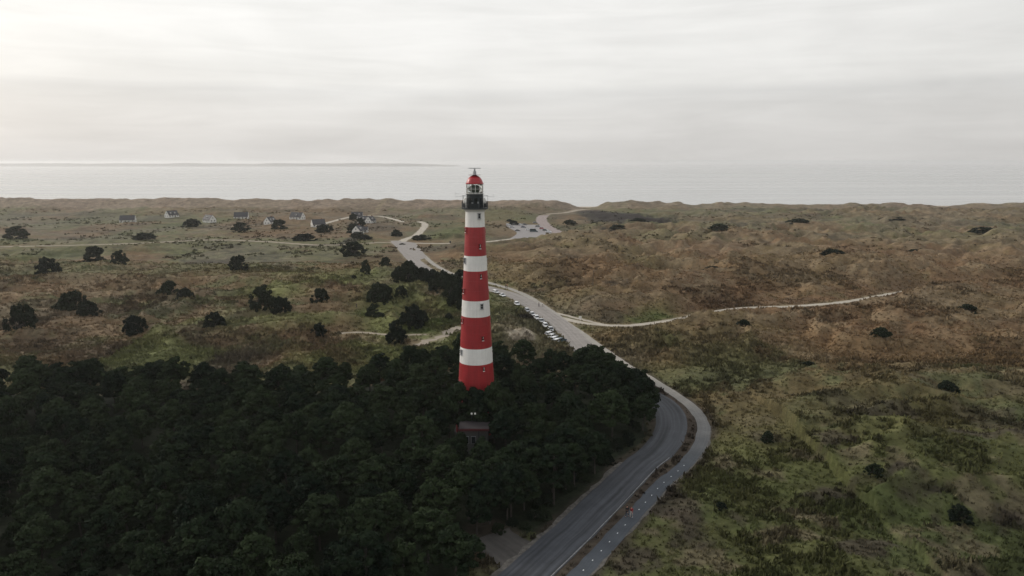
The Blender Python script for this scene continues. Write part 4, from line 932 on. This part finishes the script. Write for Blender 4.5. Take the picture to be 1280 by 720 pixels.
# ------------------------------------------------------------------ sky and sun
w = bpy.data.worlds.new('World'); scene.world = w; w.use_nodes = True; nt = w.node_tree; nt.nodes.clear(); L = nt.links.new
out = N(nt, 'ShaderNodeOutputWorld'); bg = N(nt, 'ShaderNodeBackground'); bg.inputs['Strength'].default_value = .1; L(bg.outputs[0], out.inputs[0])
SUN_EL, SUN_AZ = R(24), R(-62)          # azimuth from +Y, negative is left
sky = N(nt, 'ShaderNodeTexSky', sky_type='NISHITA'); sky.sun_disc = False; sky.sun_elevation = SUN_EL; sky.sun_rotation = SUN_AZ
sky.air_density = 1.5; sky.dust_density = 3
tc = N(nt, 'ShaderNodeTexCoord'); sep = N(nt, 'ShaderNodeSeparateXYZ'); L(tc.outputs['Generated'], sep.inputs[0])
mp = N(nt, 'ShaderNodeMapping'); mp.inputs['Rotation'].default_value = (0, R(-1.5), 0); mp.inputs['Scale'].default_value = (1.3, 1.3, 10); L(tc.outputs['Generated'], mp.inputs['Vector'])
nz = N(nt, 'ShaderNodeTexNoise'); nz.inputs['Scale'].default_value = 1.6; nz.inputs['Detail'].default_value = 7; nz.inputs['Roughness'].default_value = .52; nz.inputs['Distortion'].default_value = .3; L(mp.outputs[0], nz.inputs['Vector'])
# overcast brightness by height above the horizon
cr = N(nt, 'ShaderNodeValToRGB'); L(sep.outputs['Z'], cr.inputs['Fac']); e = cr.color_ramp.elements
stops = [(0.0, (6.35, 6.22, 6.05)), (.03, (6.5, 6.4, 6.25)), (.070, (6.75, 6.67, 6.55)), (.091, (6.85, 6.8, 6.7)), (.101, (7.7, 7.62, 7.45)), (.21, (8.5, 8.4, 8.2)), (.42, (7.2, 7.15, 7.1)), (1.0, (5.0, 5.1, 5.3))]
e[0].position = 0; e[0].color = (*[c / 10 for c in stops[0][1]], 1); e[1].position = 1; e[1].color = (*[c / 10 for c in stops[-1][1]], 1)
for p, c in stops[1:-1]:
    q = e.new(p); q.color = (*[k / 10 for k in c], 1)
ns = N(nt, 'ShaderNodeMapRange'); ns.inputs[1].default_value = .3; ns.inputs[2].default_value = .7; ns.inputs[3].default_value = 9.45; ns.inputs[4].default_value = 10.6; L(nz.outputs['Fac'], ns.inputs[0])
mpb = N(nt, 'ShaderNodeMapping'); mpb.inputs['Rotation'].default_value = (0, R(2), 0); mpb.inputs['Scale'].default_value = (2.2, 2.2, 26); L(tc.outputs['Generated'], mpb.inputs['Vector'])
nb = N(nt, 'ShaderNodeTexNoise'); nb.inputs['Scale'].default_value = 1.5; nb.inputs['Detail'].default_value = 8; nb.inputs['Roughness'].default_value = .6; nb.inputs['Distortion'].default_value = .8; L(mpb.outputs[0], nb.inputs['Vector'])
nsb = N(nt, 'ShaderNodeMapRange'); nsb.inputs[1].default_value = .35; nsb.inputs[2].default_value = .65; nsb.inputs[3].default_value = .955; nsb.inputs[4].default_value = 1.035; L(nb.outputs['Fac'], nsb.inputs[0])
mpc = N(nt, 'ShaderNodeMapping'); mpc.inputs['Scale'].default_value = (5, 5, 14); L(tc.outputs['Generated'], mpc.inputs['Vector'])
nc = N(nt, 'ShaderNodeTexNoise'); nc.inputs['Scale'].default_value = 1.0; nc.inputs['Detail'].default_value = 5; nc.inputs['Distortion'].default_value = .5; L(mpc.outputs[0], nc.inputs['Vector'])
nsc = N(nt, 'ShaderNodeMapRange'); nsc.inputs[1].default_value = .35; nsc.inputs[2].default_value = .65; nsc.inputs[3].default_value = .96; nsc.inputs[4].default_value = 1.035; L(nc.outputs['Fac'], nsc.inputs[0])
mb1 = N(nt, 'ShaderNodeMath', operation='MULTIPLY'); L(nsb.outputs[0], mb1.inputs[0]); L(nsc.outputs[0], mb1.inputs[1])
mb2 = N(nt, 'ShaderNodeMath', operation='MULTIPLY'); L(mb1.outputs[0], mb2.inputs[0]); L(ns.outputs[0], mb2.inputs[1])
# brighter towards the hidden sun on the left
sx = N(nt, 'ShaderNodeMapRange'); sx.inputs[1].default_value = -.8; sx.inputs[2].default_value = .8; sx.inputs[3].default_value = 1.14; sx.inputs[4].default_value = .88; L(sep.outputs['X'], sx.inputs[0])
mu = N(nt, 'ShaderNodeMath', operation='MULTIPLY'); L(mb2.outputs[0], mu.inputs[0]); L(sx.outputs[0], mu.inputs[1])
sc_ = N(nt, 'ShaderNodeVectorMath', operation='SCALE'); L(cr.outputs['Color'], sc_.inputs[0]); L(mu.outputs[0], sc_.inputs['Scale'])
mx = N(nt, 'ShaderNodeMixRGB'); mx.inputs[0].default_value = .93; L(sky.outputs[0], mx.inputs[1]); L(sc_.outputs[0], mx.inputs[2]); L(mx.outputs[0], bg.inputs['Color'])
sd = bpy.data.lights.new('sun', 'SUN'); sd.energy = 1.6; sd.angle = R(11); sd.color = (1, .93, .84); so = bpy.data.objects.new('sun', sd); COL.objects.link(so)
d = Vector((math.sin(SUN_AZ) * math.cos(SUN_EL), math.cos(SUN_AZ) * math.cos(SUN_EL), math.sin(SUN_EL)))
so.rotation_euler = (-d).to_track_quat('-Z', 'Y').to_euler(); so.location = (-200, 100, 200)

scene.view_settings.view_transform = 'Standard'; scene.view_settings.look = 'None'; scene.view_settings.gamma = 1; scene.view_settings.exposure = .16
scene.render.engine = 'CYCLES'; c = scene.cycles; c.use_denoising = True; c.max_bounces = 6; c.diffuse_bounces = 2; c.glossy_bounces = 2; c.transmission_bounces = 5; c.volume_bounces = 1; c.transparent_max_bounces = 8
scene.render.resolution_x = 1024; scene.render.resolution_y = 576
